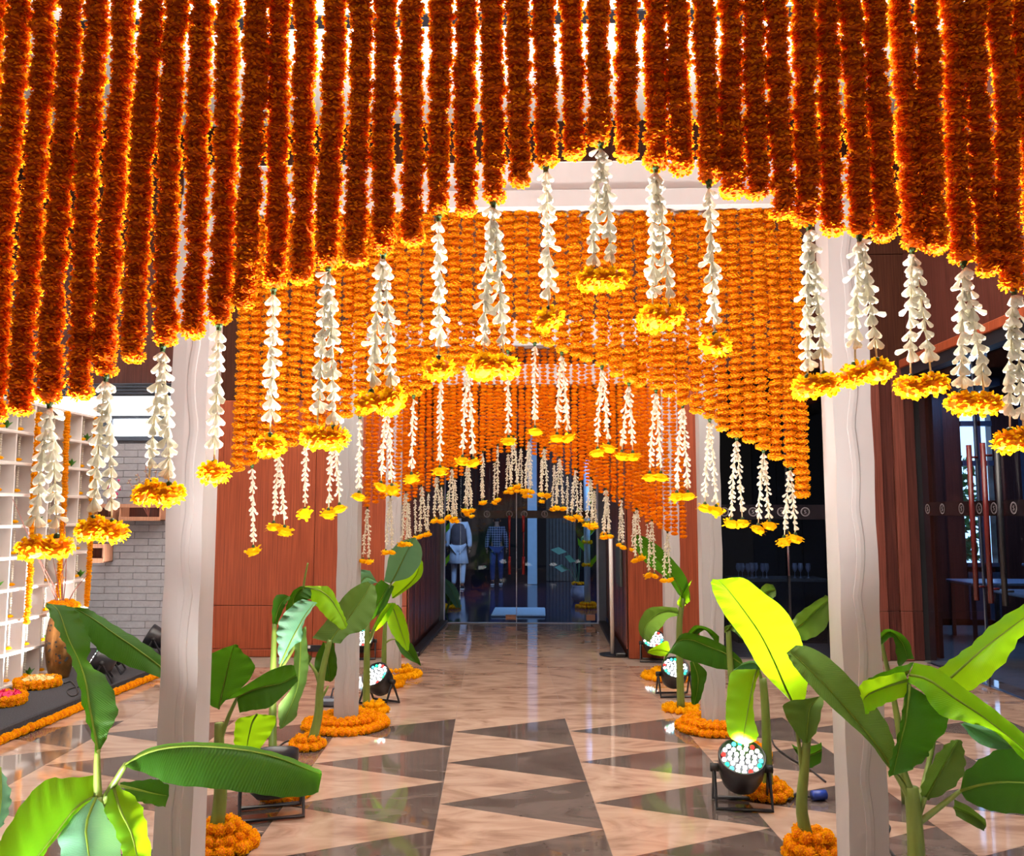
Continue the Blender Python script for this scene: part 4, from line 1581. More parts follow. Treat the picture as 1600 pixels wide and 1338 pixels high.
leaf(Gp, [(1260, 1162, 1255, 1160, 1264, 1160), (1262, 1130, 1232, 1128, 1277, 1140), (1266, 1105, 1225, 1100, 1285, 1105), (1282, 1088, 1260, 1092, 1290, 1085)], YG - .05, YG, 'leaf_dull')
leaf(Gp, [(1235, 988, 1232, 980, 1245, 1002), (1258, 972, 1244, 962, 1264, 999), (1277, 952, 1262, 948, 1287, 985), (1300, 935, 1290, 930, 1305, 950)], YG + .35, YG + .3, 'leaf_dull')
leaf(Gp, [(1190, 931, 1186, 925, 1195, 939), (1200, 925, 1195, 913, 1208, 935), (1212, 922, 1208, 914, 1213, 930)], YG + .6, YG + .6, 'leaf_dull')
leaf(Gp, [(1284, 1172, 1284, 1160, 1284, 1190), (1262, 1180, 1255, 1170, 1265, 1200), (1239, 1168, 1237, 1163, 1245, 1178)], YG + .3, YG + .3, 'leaf')
coil(g0.x, YG, [(0.065, 0), (0.11, 0), (0.065, 0.045), (0.07, 0.09), (0.11, 0.04)], 'heaped marigold coil round a banana stem at the glass-side front arch foot')

# H: behind the big spotlight
YH = 5.3
h0 = at(1200, 1238, YH)
H = plant((h0.x, YH, 0), 'banana plant behind the large spotlight with one hanging glowing leaf')
stem(H, [(h0.x, YH, 0), at(1198, 1170, YH), at(1196, 1110, YH), at(1192, 1060, YH)], 0.032, 0.022)
stem(H, [at(1194, 1085, YH), at(1188, 1055, YH), at(1183, 1043, YH)], 0.012, 0.007, 8, 'petiole')
leaf(H, [(1185, 1042, 1165, 1038, 1192, 1042), (1178, 1060, 1142, 1052, 1183, 1062), (1172, 1090, 1136, 1086, 1177, 1092), (1166, 1125, 1134, 1120, 1179, 1125), (1162, 1150, 1138, 1148, 1185, 1148),
         (1164, 1164, 1150, 1159, 1180, 1158)], YH, YH - .29, 'leaf_lit', 0, .05)
leaf(H, [(1186, 1044, 1184, 1046, 1190, 1042), (1176, 1036, 1165, 1046, 1184, 1034), (1158, 1040, 1148, 1047, 1166, 1034), (1148, 1046, 1146, 1048, 1150, 1045)], YH, YH - .1, 'leaf_pale')
coil(h0.x, YH, [(0.08, 0), (0.12, 0), (0.08, .04)], 'marigold coil half hidden by the large spotlight')
# L: stem between, with its own coil
YL = 6.1
l0 = gr(1160, 1172)
Lp = plant((l0.x, YL, 0), 'banana plant standing in front of the black shop window beside the glowing hanging leaf')
stem(Lp, [(l0.x, YL, 0), at(1152, 1110, YL), at(1142, 1050, YL), at(1138, 985, YL)], 0.034, 0.018)
leaf(Lp, [(1162, 1040, 1158, 1047, 1158, 1030), (1135, 1022, 1125, 1046, 1140, 1014), (1105, 1010, 1100, 1039, 1112, 999), (1080, 1000, 1072, 1031, 1085, 991), (1058, 1003, 1045, 1021, 1065, 991), (1040, 1030, 1034, 1039, 1050, 1012)],
     YL, YL + .1, 'leaf', -.03, -.03)
leaf(Lp, [(1138, 985, 1132, 990, 1142, 985), (1146, 975, 1134, 978, 1150, 990), (1158, 992, 1150, 978, 1160, 1000)], YL, YL, 'leaf_dull')
leaf(Lp, [(1078, 995, 1072, 995, 1085, 998), (1092, 982, 1085, 978, 1100, 985), (1110, 990, 1108, 982, 1112, 996), (1123, 1005, 1124, 995, 1122, 1011)], YL + .2, YL + .1)
coil(l0.x, YL, [(0.085, 0), (0.125, 0), (0.085, .045)], 'round marigold coil beside the glowing leaf tip, before the second arch foot')

# J: beyond the second arch, glass side
YJ = 7.5
j0 = at(1064, 1098, YJ)
J = plant((j0.x, YJ, 0), 'tall banana plant between the two glass-side arch feet, long leaf slanting to the door')
stem(J, [(j0.x, YJ, 0), at(1062, 1030, YJ), at(1062, 970, YJ), at(1068, 935, YJ)], 0.034, 0.020)
leaf(J, [(1070, 938, 1060, 930, 1079, 938), (1058, 912, 1046, 908, 1073, 905), (1042, 890, 1030, 895, 1056, 880), (1018, 865, 1008, 879, 1031, 855), (1000, 848, 993, 858, 1009, 840), (991, 839, 988, 843, 995, 836)],
     YJ, YJ - .1, 'leaf', -.03, -.03)
leaf(J, [(1062, 960, 1058, 950, 1066, 962), (1042, 956, 1030, 948, 1045, 966), (1022, 964, 1010, 953, 1034, 980), (1008, 980, 998, 975, 1022, 991), (1006, 999, 1000, 993, 1015, 1005)], YJ, YJ - .1, 'leaf_dull')
leaf(J, [(1082, 1033, 1078, 1035, 1086, 1033), (1090, 1055, 1080, 1060, 1104, 1050), (1090, 1075, 1080, 1079, 1101, 1070), (1086, 1095, 1080, 1096, 1095, 1092), (1085, 1102, 1082, 1101, 1090, 1100)], YL + .3, YL + .3)
leaf(J, [(1047, 1020, 1042, 1026, 1046, 1012), (1030, 1016, 1028, 1025, 1041, 1002), (1012, 1018, 1012, 1021, 1014, 1016)], YJ + .1, YJ, 'leaf_lit')
leaf(J, [(1072, 945, 1066, 950, 1078, 940), (1064, 932, 1058, 942, 1076, 922), (1078, 910, 1072, 915, 1082, 905)], YJ, YJ, 'leaf_lit')
coil(j0.x, YJ, [(0.08, 0), (0.13, 0)], 'marigold coil under the second spotlight, glass side', indiv=False)

# I: front plant, glass side
YI = 3.2
i0 = at(1436, 1400, YI)
Ip = plant((i0.x, YI, 0), 'large banana plant in front of the glass wall, several leaves spotlit green and yellow')
stem(Ip, [(i0.x, YI, 0), at(1434, 1380, YI), at(1430, 1300, YI), at(1424, 1230, YI)], 0.036, 0.024)
stem(Ip, [at(1426, 1245, YI), at(1408, 1180, YI), at(1420, 1066, YI)], 0.015, 0.008, 8, 'petiole')
stem(Ip, [at(1428, 1260, YI), at(1412, 1230, YI), at(1397, 1206, YI)], 0.014, 0.008, 8, 'petiole')
stem(Ip, [at(1430, 1280, YI), at(1450, 1200, YI + .1), at(1476, 1066, YI + .2)], 0.013, 0.007, 8, 'petiole')
stem(Ip, [at(1430, 1290, YI), at(1470, 1260, YI), at(1502, 1235, YI)], 0.013, 0.007, 8, 'petiole')
stem(Ip, [at(1430, 1290, YI), at(1438, 1268, YI), at(1446, 1246, YI)], 0.012, 0.007, 8, 'petiole')
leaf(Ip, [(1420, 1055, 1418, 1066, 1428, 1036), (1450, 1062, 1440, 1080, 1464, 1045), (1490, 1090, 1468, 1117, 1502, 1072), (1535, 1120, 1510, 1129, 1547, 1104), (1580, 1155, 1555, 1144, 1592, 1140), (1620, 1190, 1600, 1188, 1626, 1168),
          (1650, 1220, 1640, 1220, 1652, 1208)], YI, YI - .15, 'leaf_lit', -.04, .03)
leaf(Ip, [(1503, 1131, 1502, 1132, 1507, 1130), (1530, 1142, 1525, 1159, 1534, 1131), (1560, 1155, 1555, 1171, 1562, 1145), (1583, 1170, 1578, 1172, 1582, 1168)], YI + .06, YI + .06, 'leaf_pale', rib=False)
leaf(Ip, [(1418, 1063, 1412, 1050, 1414, 1089), (1385, 1073, 1375, 1058, 1386, 1099), (1357, 1085, 1345, 1068, 1366, 1109), (1348, 1096, 1345, 1088, 1353, 1117)], YI, YI - .1, 'leaf_lit')
leaf(Ip, [(1420, 1050, 1415, 1061, 1428, 1035), (1390, 1057, 1385, 1062, 1395, 1045), (1352, 1067, 1348, 1070, 1357, 1060)], YI + .03, YI + .03, 'leaf')
leaf(Ip, [(1421, 1070, 1418, 1070, 1426, 1074), (1418, 1100, 1412, 1100, 1461, 1098), (1414, 1130, 1407, 1130, 1482, 1130), (1408, 1155, 1400, 1160, 1456, 1168), (1402, 1180, 1391, 1190, 1448, 1185), (1395, 1212, 1388, 1214, 1425, 1202)],
     YI - .02, YI - .1, 'leaf', -.02, .03)
leaf(Ip, [(1475, 1068, 1462, 1050, 1502, 1085), (1500, 1046, 1484, 1032, 1532, 1070), (1535, 1015, 1517, 1008, 1570, 1035), (1570, 988, 1546, 980, 1592, 1000), (1610, 958, 1590, 950, 1617, 975), (1650, 930, 1640, 925, 1652, 940)],
     YI + .2, YI + .1, 'leaf_lit', .03, .03)
leaf(Ip, [(1500, 1236, 1503, 1212, 1508, 1250), (1535, 1226, 1530, 1188, 1535, 1263), (1575, 1222, 1570, 1170, 1570, 1271), (1620, 1225, 1616, 1184, 1615, 1269), (1650, 1230, 1645, 1213, 1645, 1247)], YI, YI - .1, 'leaf', .03, -.03)
leaf(Ip, [(1445, 1249, 1439, 1243, 1451, 1251), (1460, 1222, 1441, 1225, 1487, 1233), (1478, 1190, 1460, 1185, 1507, 1206), (1490, 1168, 1480, 1162, 1507, 1178), (1498, 1156, 1493, 1156, 1502, 1157)], YI + .05, YI, 'leaf_dull')
leaf(Ip, [(1490, 1262, 1492, 1250, 1495, 1276), (1520, 1275, 1515, 1261, 1525, 1293), (1541, 1291, 1541, 1282, 1538, 1299)], YI + .1, YI + .1, 'leaf_dull')
leaf(Ip, [(1398, 1208, 1392, 1206, 1402, 1200), (1370, 1165, 1358, 1160, 1394, 1150), (1340, 1128, 1324, 1128, 1374, 1112), (1305, 1088, 1284, 1091, 1337, 1069), (1270, 1052, 1248, 1051, 1297, 1030), (1245, 1028, 1234, 1031, 1264, 1011),
          (1233, 1017, 1229, 1020, 1242, 1009)], YI, YI + .05, 'leaf_dull', -.03, -.03)
# M: behind the glass-side front arch foot
YM = 5.2
m0 = at(1415, 1232, YM)
Mp = plant((m0.x, YM, 0), 'banana plant showing one arched leaf between the glass-side front arch foot and glass wall')
stem(Mp, [(m0.x, YM, 0), at(1406, 1150, YM), at(1394, 1080, YM), at(1376, 998, YM)], 0.026, 0.010)
leaf(Mp, [(1340, 1030, 1342, 1012, 1346, 1048), (1358, 1010, 1356, 1000, 1362, 1032), (1374, 998, 1371, 992, 1378, 1008), (1391, 987, 1389, 983, 1395, 996), (1410, 1005, 1417, 998, 1400, 1020), (1418, 1030, 1428, 1030, 1404, 1044)], YM, YM - .1, 'leaf')

leaf(Mp, [(1350, 925, 1346, 920, 1353, 930), (1358, 908, 1350, 902, 1365, 914), (1360, 893, 1353, 890, 1366, 897)], YM + .2, YM + .2, 'leaf_dull', rib=False)
# ------------------------------------------------------------------ spotlights (LED PAR cans)
def par(base, yaw, elev, size, label, energy, spot=70, color=(1, .95, .88), lit=True):
    """base: world floor point; yaw: heading of the beam; elev: degrees above horizontal"""
    t = thing('spotlight', label, 'spotlight', base, 'floor spotlights')
    s = size
    hc = 0.20 * s
    R = 0.125 * s
    cy, sy = math.cos(yaw), math.sin(yaw)
    fwd = Vector((cy, sy, 0))
    side = Vector((-sy, cy, 0))
    e = math.radians(elev)
    ax = fwd * math.cos(e) + Vector((0, 0, 1)) * math.sin(e)
    cen = Vector(base) + Vector((0, 0, hc))
    q = Vector((0, 0, 1)).rotation_difference(ax).to_matrix()
    m4 = Matrix.Translation(cen) @ q.to_4x4()
    b = MB()
    b.lathe([(0.0, -0.12 * s), (R * 0.55, -0.12 * s), (R * 0.8, -0.09 * s), (R * 0.95, -0.03 * s), (R, 0.05 * s), (R * 1.02, 0.09 * s), (R * 0.94, 0.095 * s), (R * 0.90, 0.075 * s), (0.0, 0.07 * s)], n=24)
    b.v = [tuple(m4 @ Vector(p)) for p in b.v]
    build('housing', b, M['black'], t, True)
    y = MB()
    sd = R * 1.16
    p0 = cen + side * sd
    p1 = cen - side * sd
    f0 = Vector(base) + Vector((0, 0, 0.012 * s))
    fw = fwd * 0.09 * s
    y.tube([p0, f0 + side * sd + fw, f0 - side * sd + fw, p1], 0.011 * s, 6)
    build('yoke', y, M['black'], t)
    y = MB()
    fw = -fwd * 0.10 * s
    y.tube([p0, f0 + side * sd + fw, f0 - side * sd + fw, p1], 0.011 * s, 6)
    build('yoke', y, M['black'], t)
    for sg in (-1, 1):
        k = MB()
        k.tube([cen + side * sg * R * 0.98, cen + side * sg * R * 1.32], 0.022 * s, 10)
        build('knob', k, M['black_matte'], t, True)
    lens = {'led_w': MB(), 'led_r': MB(), 'led_g': MB(), 'led_c': MB()}
    spots = [(0, 0)]
    for (rr, n) in ((0.28, 6), (0.53, 12), (0.78, 18)):
        spots += [(rr * math.cos(2 * PI * k / n + rr), rr * math.sin(2 * PI * k / n + rr)) for k in range(n)]
    for i, (a_, b_) in enumerate(spots):
        c_ = m4 @ Vector((a_ * R, b_ * R, 0.078 * s))
        k = 'led_w'
        if i > 18:
            k = ('led_w', 'led_r', 'led_w', 'led_g', 'led_c', 'led_w')[i % 6]
        lens[k].ell(c_, (R * .10, R * .10, R * .10), 8, 5)
    for k, mbb in lens.items():
        build('led', mbb, M[k], t)
    if lit:
        lamp('beam', 'SPOT', cen + ax * 0.12 * s, cen + ax * 2, energy, color, 0.06, spot=spot, blend=0.7, parent=t)
    return t


TO_CAM = -PI / 2
g_ = gr(1165, 1268)
par((g_.x, g_.y + 0.08, 0), TO_CAM - 0.08, 57, 1.05, 'large lit spotlight on the marble beside the glass-side front arch foot', 620, 48)
g_ = gr(1055, 1090)
par((g_.x, g_.y + 0.05, 0), TO_CAM + 0.1, 50, 1.0, 'lit spotlight before the drooping leaf between the glass-side arch feet', 120, 80)
g_ = gr(1022, 1034)
par((g_.x, g_.y, 0), TO_CAM - 0.2, 45, 1.0, 'small-looking lit spotlight at the wood wall behind the last arch foot, glass side', 60)
g_ = gr(592, 1100)
par((g_.x, g_.y, 0), TO_CAM - 0.5, 45, 1.0, 'lit spotlight peeping from behind the lattice-side second arch foot', 120, 80)
g_ = gr(566, 1030)
par((g_.x, g_.y, 0), TO_CAM + 0.2, 40, 1.0, 'lit spotlight glimpsed behind the second arch foot near the red wood wall', 60)
g_ = gr(418, 1285)
par((g_.x - 0.02, g_.y + 0.12, 0), -TO_CAM + 0.35, 66, 1.15, 'spotlight seen from behind under the big drooping leaf, facing away', 90, 60)
# platform spotlights facing the lattice
HP = 0.10
for i, (px, py, yw) in enumerate(((158, 1066, PI + 0.45), (176, 1052, PI + 0.3), (242, 1024, PI + 0.25))):
    g_ = gr(px, py, HP)
    par((g_.x, g_.y, HP), yw, 30, 0.95, ('lit spotlight on the carpet platform, closest of three to the flower bowls', 'middle one of three lit spotlights on the carpet platform',
                                         'lit spotlight on the carpet platform beside the white brick wall')[i], 330, 85)
# two more out of frame at the foot of the front arch, one aimed back at the front curtain, one at the second curtain
par((-1.50, 2.55, 0), TO_CAM + 0.45, 62, 1.0, 'spotlight at the lattice-side front arch foot throwing light up behind the front curtain', 2100, 98)
par((1.05, 2.75, 0), TO_CAM - 0.35, 62, 1.0, 'spotlight at the glass-side front arch foot throwing light up behind the front curtain', 2100, 98)
par((-0.40, 2.80, 0), -TO_CAM - 0.15, 66, 1.0, 'spotlight at the lattice side turned up toward the second curtain', 270, 95)
par((0.30, 2.80, 0), -TO_CAM + 0.15, 66, 1.0, 'spotlight at the glass side turned up toward the second curtain', 270, 95)
par((-1.76, 2.33, 0), -TO_CAM - 0.58, 40, 1.0, 'added spotlight at the foot of the lattice-side front banana plant, throwing light into its leaves', 200, 50)  # out-of-frame spot added to brighten this plant's leaves
par((1.62, 2.72, 0), -TO_CAM - 0.1, 74, 1.0, 'added spotlight at the foot of the glass-side front banana plant, throwing light up its leaves', 45, 60)  # extra out-of-frame spot added to light the leaves from below

par((-1.15, 1.15, 0), -TO_CAM - 0.15, 56, 1.0, 'added unseen spotlight on the floor before the front curtain, lattice side', 42, 80)  # out-of-frame pair added as front fill to whiten the tuberose strings
par((1.05, 1.15, 0), -TO_CAM + 0.15, 56, 1.0, 'added unseen spotlight on the floor before the front curtain, glass side', 42, 80)

# cables
def cable(pts, label, r=0.006):
    ps = [Vector(p) for p in cat([np.array(p) for p in pts], 6)]
    mb = MB()
    mb.tube(ps, r, 6)
    return solid('cable', label, 'cable', mb, M['black_matte'], 'cables on the floor', True)


z6 = 0.007
cable([gr(1204, 1150, z6), gr(1210, 1165, z6), gr(1222, 1176, z6), gr(1240, 1188, z6), gr(1262, 1200, z6), gr(1290, 1222, z6)], 'black cable snaking from the hanging glowing leaf to the front arch foot')
cable([gr(1372, 1276, z6), gr(1390, 1292, z6), gr(1384, 1315, z6), gr(1400, 1340, z6), gr(1430, 1360, z6)], 'black cable curling on the marble by the large front banana stem')
cable([gr(490, 1141, z6), gr(470, 1152, z6), gr(445, 1160, z6), gr(432, 1172, z6), gr(425, 1182, z6)], 'black cable trailing behind the round marigold coil')
cable([gr(1126, 1003, z6), gr(1132, 1000, z6), gr(1128, 1012, z6), gr(1133, 1020, z6), gr(1124, 1026, z6)], 'black cable scribble on the marble behind the glass-side second arch foot')
cable([gr(1232, 1250, 0.02), gr(1250, 1238, z6), gr(1268, 1246, z6), gr(1290, 1240, z6)], 'black cable from the large spotlight to the blue plug')
cable([gr(100, 1068, HP + z6), gr(112, 1066, HP + z6), gr(122, 1082, HP + z6), gr(112, 1088, HP + z6), gr(106, 1078, HP + z6), gr(140, 1070, HP + z6)], 'black cable loop on the carpet platform')
mb = MB()
p = gr(1278, 1252)
mb.tube([p + Vector((-.03, 0, .03)), p + Vector((.05, .02, .03))], 0.028, 10)
solid('power_plug', 'blue industrial power plug lying by the glass-side front arch foot', 'plug', mb, M['blue_plug'], smooth=True)
p = gr(520, 1104)
mb = MB()
mb.bbox((p.x - .12, p.y - .05, 0), (p.x + .16, p.y + .1, .07), .02)
mb.tube([p + Vector((-.02, 0, .06)), p + Vector((0, 0, .15)), p + Vector((.07, 0, .15)), p + Vector((.09, 0, .06))], .008, 6)
solid('adapter_box', 'dark blue adapter box with a handle behind the lattice-side second arch foot', 'box', mb, M['frame'])

# ------------------------------------------------------------------ platform, lattice and its dressing
XP = -3.93
XLAT = -4.78
plat = MB()
plat.bbox((XBR0, 4.2, 0.0), (XP, YB - 0.04, HP), 0.012)
solid('carpet_platform', 'low charcoal carpeted platform along the white lattice', 'platform', plat, M['carpet'])
# marigold rope along its edge
rope = thing('marigold_rope', 'long marigold rope lying along the platform edge on the marble', 'garland', (XP + 0.04, 6.6, 0))
n = int((9.3 - 4.6) / 0.030)
for k in range(n):
    y = 4.6 + k * 0.030
    s = 0.032 * (0.9 + 0.25 * random.random())
    link('marigold', random.choice(MY_ME), rope, (random.gauss(0, .005) + 0.008 * math.sin(y * 3), y - 6.6, s), (PI / 2 + random.gauss(0, .2), 0, random.gauss(0, .2)), (s, s, s * 1.05))

lat = thing('lattice_screen', 'tall white lattice screen of open cells with hanging flowers', 'screen', (XLAT, 7.6, HP))
ZL0, ZL1 = HP, 2.68
YL0, YL1 = 4.9, 9.06
DP = 0.16
ny = int(round((YL1 - YL0) / 0.275))
nz_ = 9
for k in range(ny + 1):
    y = YL1 - k * 0.275
    wd = 0.016 if k % 2 == 0 else 0.008
    mb = MB()
    mb.bbox((XLAT - DP, y - wd, ZL0), (XLAT, y + wd, ZL1), 0.004)
    build('upright', mb, M['lattice'], lat)
zs = []
for j in range(nz_ + 1):
    z_ = ZL1 - j * 0.2855
    zs.append(z_)
    mb = MB()
    mb.bbox((XLAT - DP, YL0, z_ - 0.016), (XLAT + 0.004, YL1, z_ + 0.012), 0.004)
    build('shelf', mb, M['lattice'], lat)
mb = MB()
mb.box((XLAT - DP - 0.02, YL0, ZL0), (XLAT - DP, YL1, ZL1))
build('back_panel', mb, M['lattice_back'], lat)
# little strings in the cells
cellstr = MB()
for k in range(9):
    p = Vector((0, 0, -0.02 - k * 0.021))
    cellstr.ell(p, (0.012, 0.012, 0.012), 6, 4)
me_cs = cellstr.mesh('tuberose_buds', M['bud'])
me_cs_head = SM[0].mesh('marigold', M['petal_y'], smooth=False)
lf = MB()
for a_ in (0.3, 1.5, 2.6):
    d = Vector((0.02 * math.cos(a_), math.cos(a_) * 0.07, 0.06 + .03 * math.sin(a_)))
    lf.add([(0, 0, 0), Vector((0.012, 0.01, 0.02)) + d * .4, d, Vector((-0.01, -0.01, 0.02)) + d * .4], [(0, 1, 2, 3)])
me_lf = lf.mesh('leaf', M['leaf'])
for j in range(nz_):
    for k in range(7):
        y = YL1 - 0.1375 - k * 0.275
        z_ = zs[j] - 0.02
        t = thing('cell_flower_string', f'small tuberose string in the lattice cell, {ordw(j)} row down, {ordw(k)} column from the brick wall', 'flower string',
                  (XLAT - 0.06, y, z_), 'small strings in the lattice cells')
        link('tuberose_buds', me_cs, t)
        s = 0.034
        link('marigold', me_cs_head, t, (0, 0, -0.225), (0, 0, k), (s, s, s))
        if (j * 3 + k * 2) % 5 == 0:
            link('leaf', me_lf, t, (0.02, 0.04, -0.245))
for i, (px, y0, y1) in enumerate(((42, 648, 975), (92, 648, 935), (136, 657, 948))):
    Yg = -XLAT * 0 + (XLAT + 0.012) / ray(px, 800).x * ray(px, 800).y
    a_, b_ = at(px, y1, Yg), at(px, y0, Yg)
    garland(b_.z + 0.03, a_, 0.030, 0.027, ('marigold garland hanging on the lattice, farthest of three from the brick wall', 'marigold garland hanging mid lattice above the gold vase',
                                     'marigold garland on the lattice end next to the brick wall')[i], 'marigold garlands on the lattice', True, 'petal_y')

# gold vase
vb = gr(92, 1059, HP)
V = thing('gold_vase', 'tall pierced gold vase with red twigs on the carpet platform', 'vase', (vb.x, vb.y, HP))
mb = MB()
prof = [(0.0, 0), (0.085, 0), (0.09, 0.02), (0.115, 0.12), (0.135, 0.26), (0.135, 0.38), (0.115, 0.52), (0.085, 0.62), (0.07, 0.66), (0.078, 0.69), (0.06, 0.69), (0.055, 0.60)]
mb.lathe(prof, (vb.x, vb.y, HP), 28)
build('body', mb, M['gold'], V, True)
pm = MB()
for k in range(90):
    a_ = random.random() * 2 * PI
    zz = 0.15 + 0.36 * random.random()
    R_ = interp([(p_[1], p_[0]) for p_ in prof[1:9]], zz) + 0.001
    c_ = Vector((vb.x + R_ * math.cos(a_), vb.y + R_ * math.sin(a_), HP + zz))
    tg = Vector((-math.sin(a_), math.cos(a_), 0))
    s = 0.010 + 0.006 * random.random()
    pm.add([c_ - tg * s, c_ - Vector((0, 0, s)), c_ + tg * s, c_ + Vector((0, 0, s))], [(0, 1, 2, 3)])
build('piercings', pm, M['black_matte'], V)
for (px, py) in ((60, 870), (82, 868), (104, 858), (112, 845), (138, 896), (20, 780), (102, 800)):
    mb = MB()
    tp = at(px, py, min(vb.y + random.uniform(-.1, .05), 4.62 * F / (847 - px)))
    b_ = Vector((vb.x, vb.y, HP + 0.6))
    md = (tp + b_) / 2 + Vector((random.gauss(0, .03), 0, 0.02))
    mb.tube([b_, md, tp], [0.006, 0.005, 0.003], 5)
    build('twig', mb, M['twig'], V)
coil(vb.x, vb.y, [(0.09, 0), (0.125, -0.02)], 'marigold ring crowning the pierced gold vase', z0=HP + 0.67, name='marigold_ring', indiv=True)

for i, (px, py, pm_, lab) in enumerate(((58, 1074, 'petal_cream', 'brass bowl of cream petals on the carpet platform'), (2, 1101, 'petal_red', 'brass bowl of red rose petals at the platform edge'))):
    g_ = gr(px, py, HP)
    u_ = thing('petal_bowl', lab, 'bowl', (g_.x, g_.y, HP))
    mb = MB()
    mb.lathe([(0, 0), (0.08, 0), (0.13, 0.03), (0.15, 0.07), (0.145, 0.075), (0.12, 0.04), (0, 0.035)], (g_.x, g_.y, HP), 24)
    build('bowl', mb, M['brass'], u_, True)
    mb = MB()
    mb.ell((g_.x, g_.y, HP + 0.07), (0.135, 0.135, 0.018), 18, 6)
    for k in range(60):
        a_, r_ = random.random() * 6.28, 0.13 * math.sqrt(random.random())
        c_ = Vector((g_.x + r_ * math.cos(a_), g_.y + r_ * math.sin(a_), HP + 0.088))
        mb.add([c_ + Vector(rng.normal(size=3)) * 0.014 for _ in range(4)], [(0, 1, 2, 3)])
    build('petals', mb, M[pm_], u_, kind='stuff')
    coil(g_.x, g_.y, [(0.165, 0), (0.165, 0.03)], ('marigold ring round the brass bowl of cream petals', 'marigold ring round the brass bowl of red petals')[i], z0=HP, name='marigold_ring')

# crates on the brick wall
def crate(x0, y0, x1, y1, lab):
    a_, b_ = at(x0, y1, YB - 0.03), at(x1, y0, YB - 0.03)
    t = thing('crate_shelf', lab, 'crate', ((a_.x + b_.x) / 2, YB - 0.15, a_.z), 'wooden crates on the brick wall')
    ya, yb = YB - 0.24, YB - 0.02
    h = b_.z - a_.z
    for nm, lo, hi in (('floor_board', (a_.x, ya, a_.z), (b_.x, yb, a_.z + 0.015)),
                       ('slat', (a_.x, ya - .012, a_.z), (b_.x, ya, a_.z + h * .24)), ('slat', (a_.x, ya - .012, b_.z - h * .22), (b_.x, ya, b_.z)),
                       ('end_board', (a_.x, ya, a_.z), (a_.x + .02, yb, b_.z)), ('end_board', (b_.x - .02, ya, a_.z), (b_.x, yb, b_.z)),
                       ('back_board', (a_.x, yb - .012, a_.z), (b_.x, yb, b_.z))):
        mb = MB()
        mb.bbox(lo, hi, .003)
        build(nm, mb, M['wood_dark' if nm == 'back_board' else 'crate'], t)


crate(199, 788, 264, 814, 'long slatted wooden crate on the brick wall beside the arch foot')
crate(150, 788, 191, 814, 'short slatted wooden crate on the brick wall beside the lattice')
crate(140, 849, 177, 878, 'lower slatted wooden crate on the brick wall at the lattice end')
# flower sprays standing in the crates
for (px0, py0, tips, m, lab) in ((170, 800, ((186, 752), (176, 745), (180, 770), (168, 758)), 'magenta', 'pink blossom spray in the short wall crate'),
                                 ((232), 800, ((215, 740), (228, 728), (200, 750), (245, 735)), 'dry', 'dried beige spray in the long wall crate')):
    b_ = at(px0, py0 + 8, YB - 0.13)
    t = thing('flower_spray', lab, 'flowers', b_)
    for (tx, ty) in tips:
        tp = at(tx, ty, YB - 0.2)
        mb = MB()
        mb.tube([b_, (b_ + tp) / 2 + Vector((0, -.02, .03)), tp], .004, 5)
        build('twig', mb, M['twig'], t)
        fb = MB()
        for k in range(9):
            c_ = b_.lerp(tp, 0.55 + 0.05 * k) + Vector(rng.normal(size=3)) * 0.018
            fb.ell(c_, (.016, .016, .013), 6, 4)
        build('blossoms', fb, M[m], t)

# ------------------------------------------------------------------ pieces round the far door
pb = gr(960, 1024)
t = thing('sign_pole', 'slim white pole on a black oval foot before the glass door', 'pole', pb)
mb = MB()
mb.lathe([(0, 0), (0.17, 0), (0.18, 0.012), (0.02, 0.02), (0, .02)], (pb.x, pb.y, 0), 28)
build('foot', mb, M['black'], t)
mb = MB()
tz = at(953, 842, pb.y).z
mb.tube([(pb.x - 0.02, pb.y, 0.015), (pb.x - 0.03, pb.y, tz)], 0.024, 10)
build('pole', mb, M['white'], t, True)
a_, b_ = at(957, 914, 10.9), at(973, 843, 10.9)
mb = MB()
mb.bbox((XW2 - 0.05, 10.55, a_.z), (XW2 - 0.02, 11.15, b_.z), .008)
solid('access_panel', 'flat grey metal panel on the dark wood beside the glass door', 'panel', mb, M['teal_grey'])
mb = MB()
a_, b_ = at(620, 1000, 9.75), at(629, 760, 9.75)
mb.bbox((a_.x, 9.75, 0), (b_.x, 9.80, 3.2), .006)
lp = solid('light_post', 'narrow bright white light post between the last arch foot and door', 'light', mb, M['cove'])

# decorated poles and pots inside the lobby
def deco(px, py, lab, flip=1):
    g_ = gr(px, py)
    t = thing('decorated_pole', lab, 'pole', g_)
    mb = MB()
    mb.tube([g_, g_ + Vector((0, 0, 2.6))], 0.055, 10)
    build('pole', mb, M['column'], t, True)
    st = MB()
    for zc in (0.75, 1.15, 1.5, 1.62):
        for k in range(10):
            a_ = 2 * PI * k / 10
            st.tmpl((SM[k % 4].v, SM[0].f), Matrix.LocRotScale(g_ + Vector((.065 * math.cos(a_), .065 * math.sin(a_), zc)), Euler((PI / 2, 0, a_)), Vector((.035,) * 3)))
    build('marigold_heads', st, M['petal_y'], t, kind='stuff')
    for k in range(5):
        z_ = 0.7 + k * 0.28
        mb = MB()
        d = Vector((0.12 * (-1) ** k, -0.06, 0.25))
        s_ = Vector((0.05, 0.03, 0))
        b_ = g_ + Vector((0.05 * (-1) ** k, -0.05, z_))
        mb.add([b_, b_ + d * .5 + s_, b_ + d, b_ + d * .5 - s_], [(0, 1, 2, 3)])
        build('leaf', mb, M['leaf_lit'], t)
    return g_


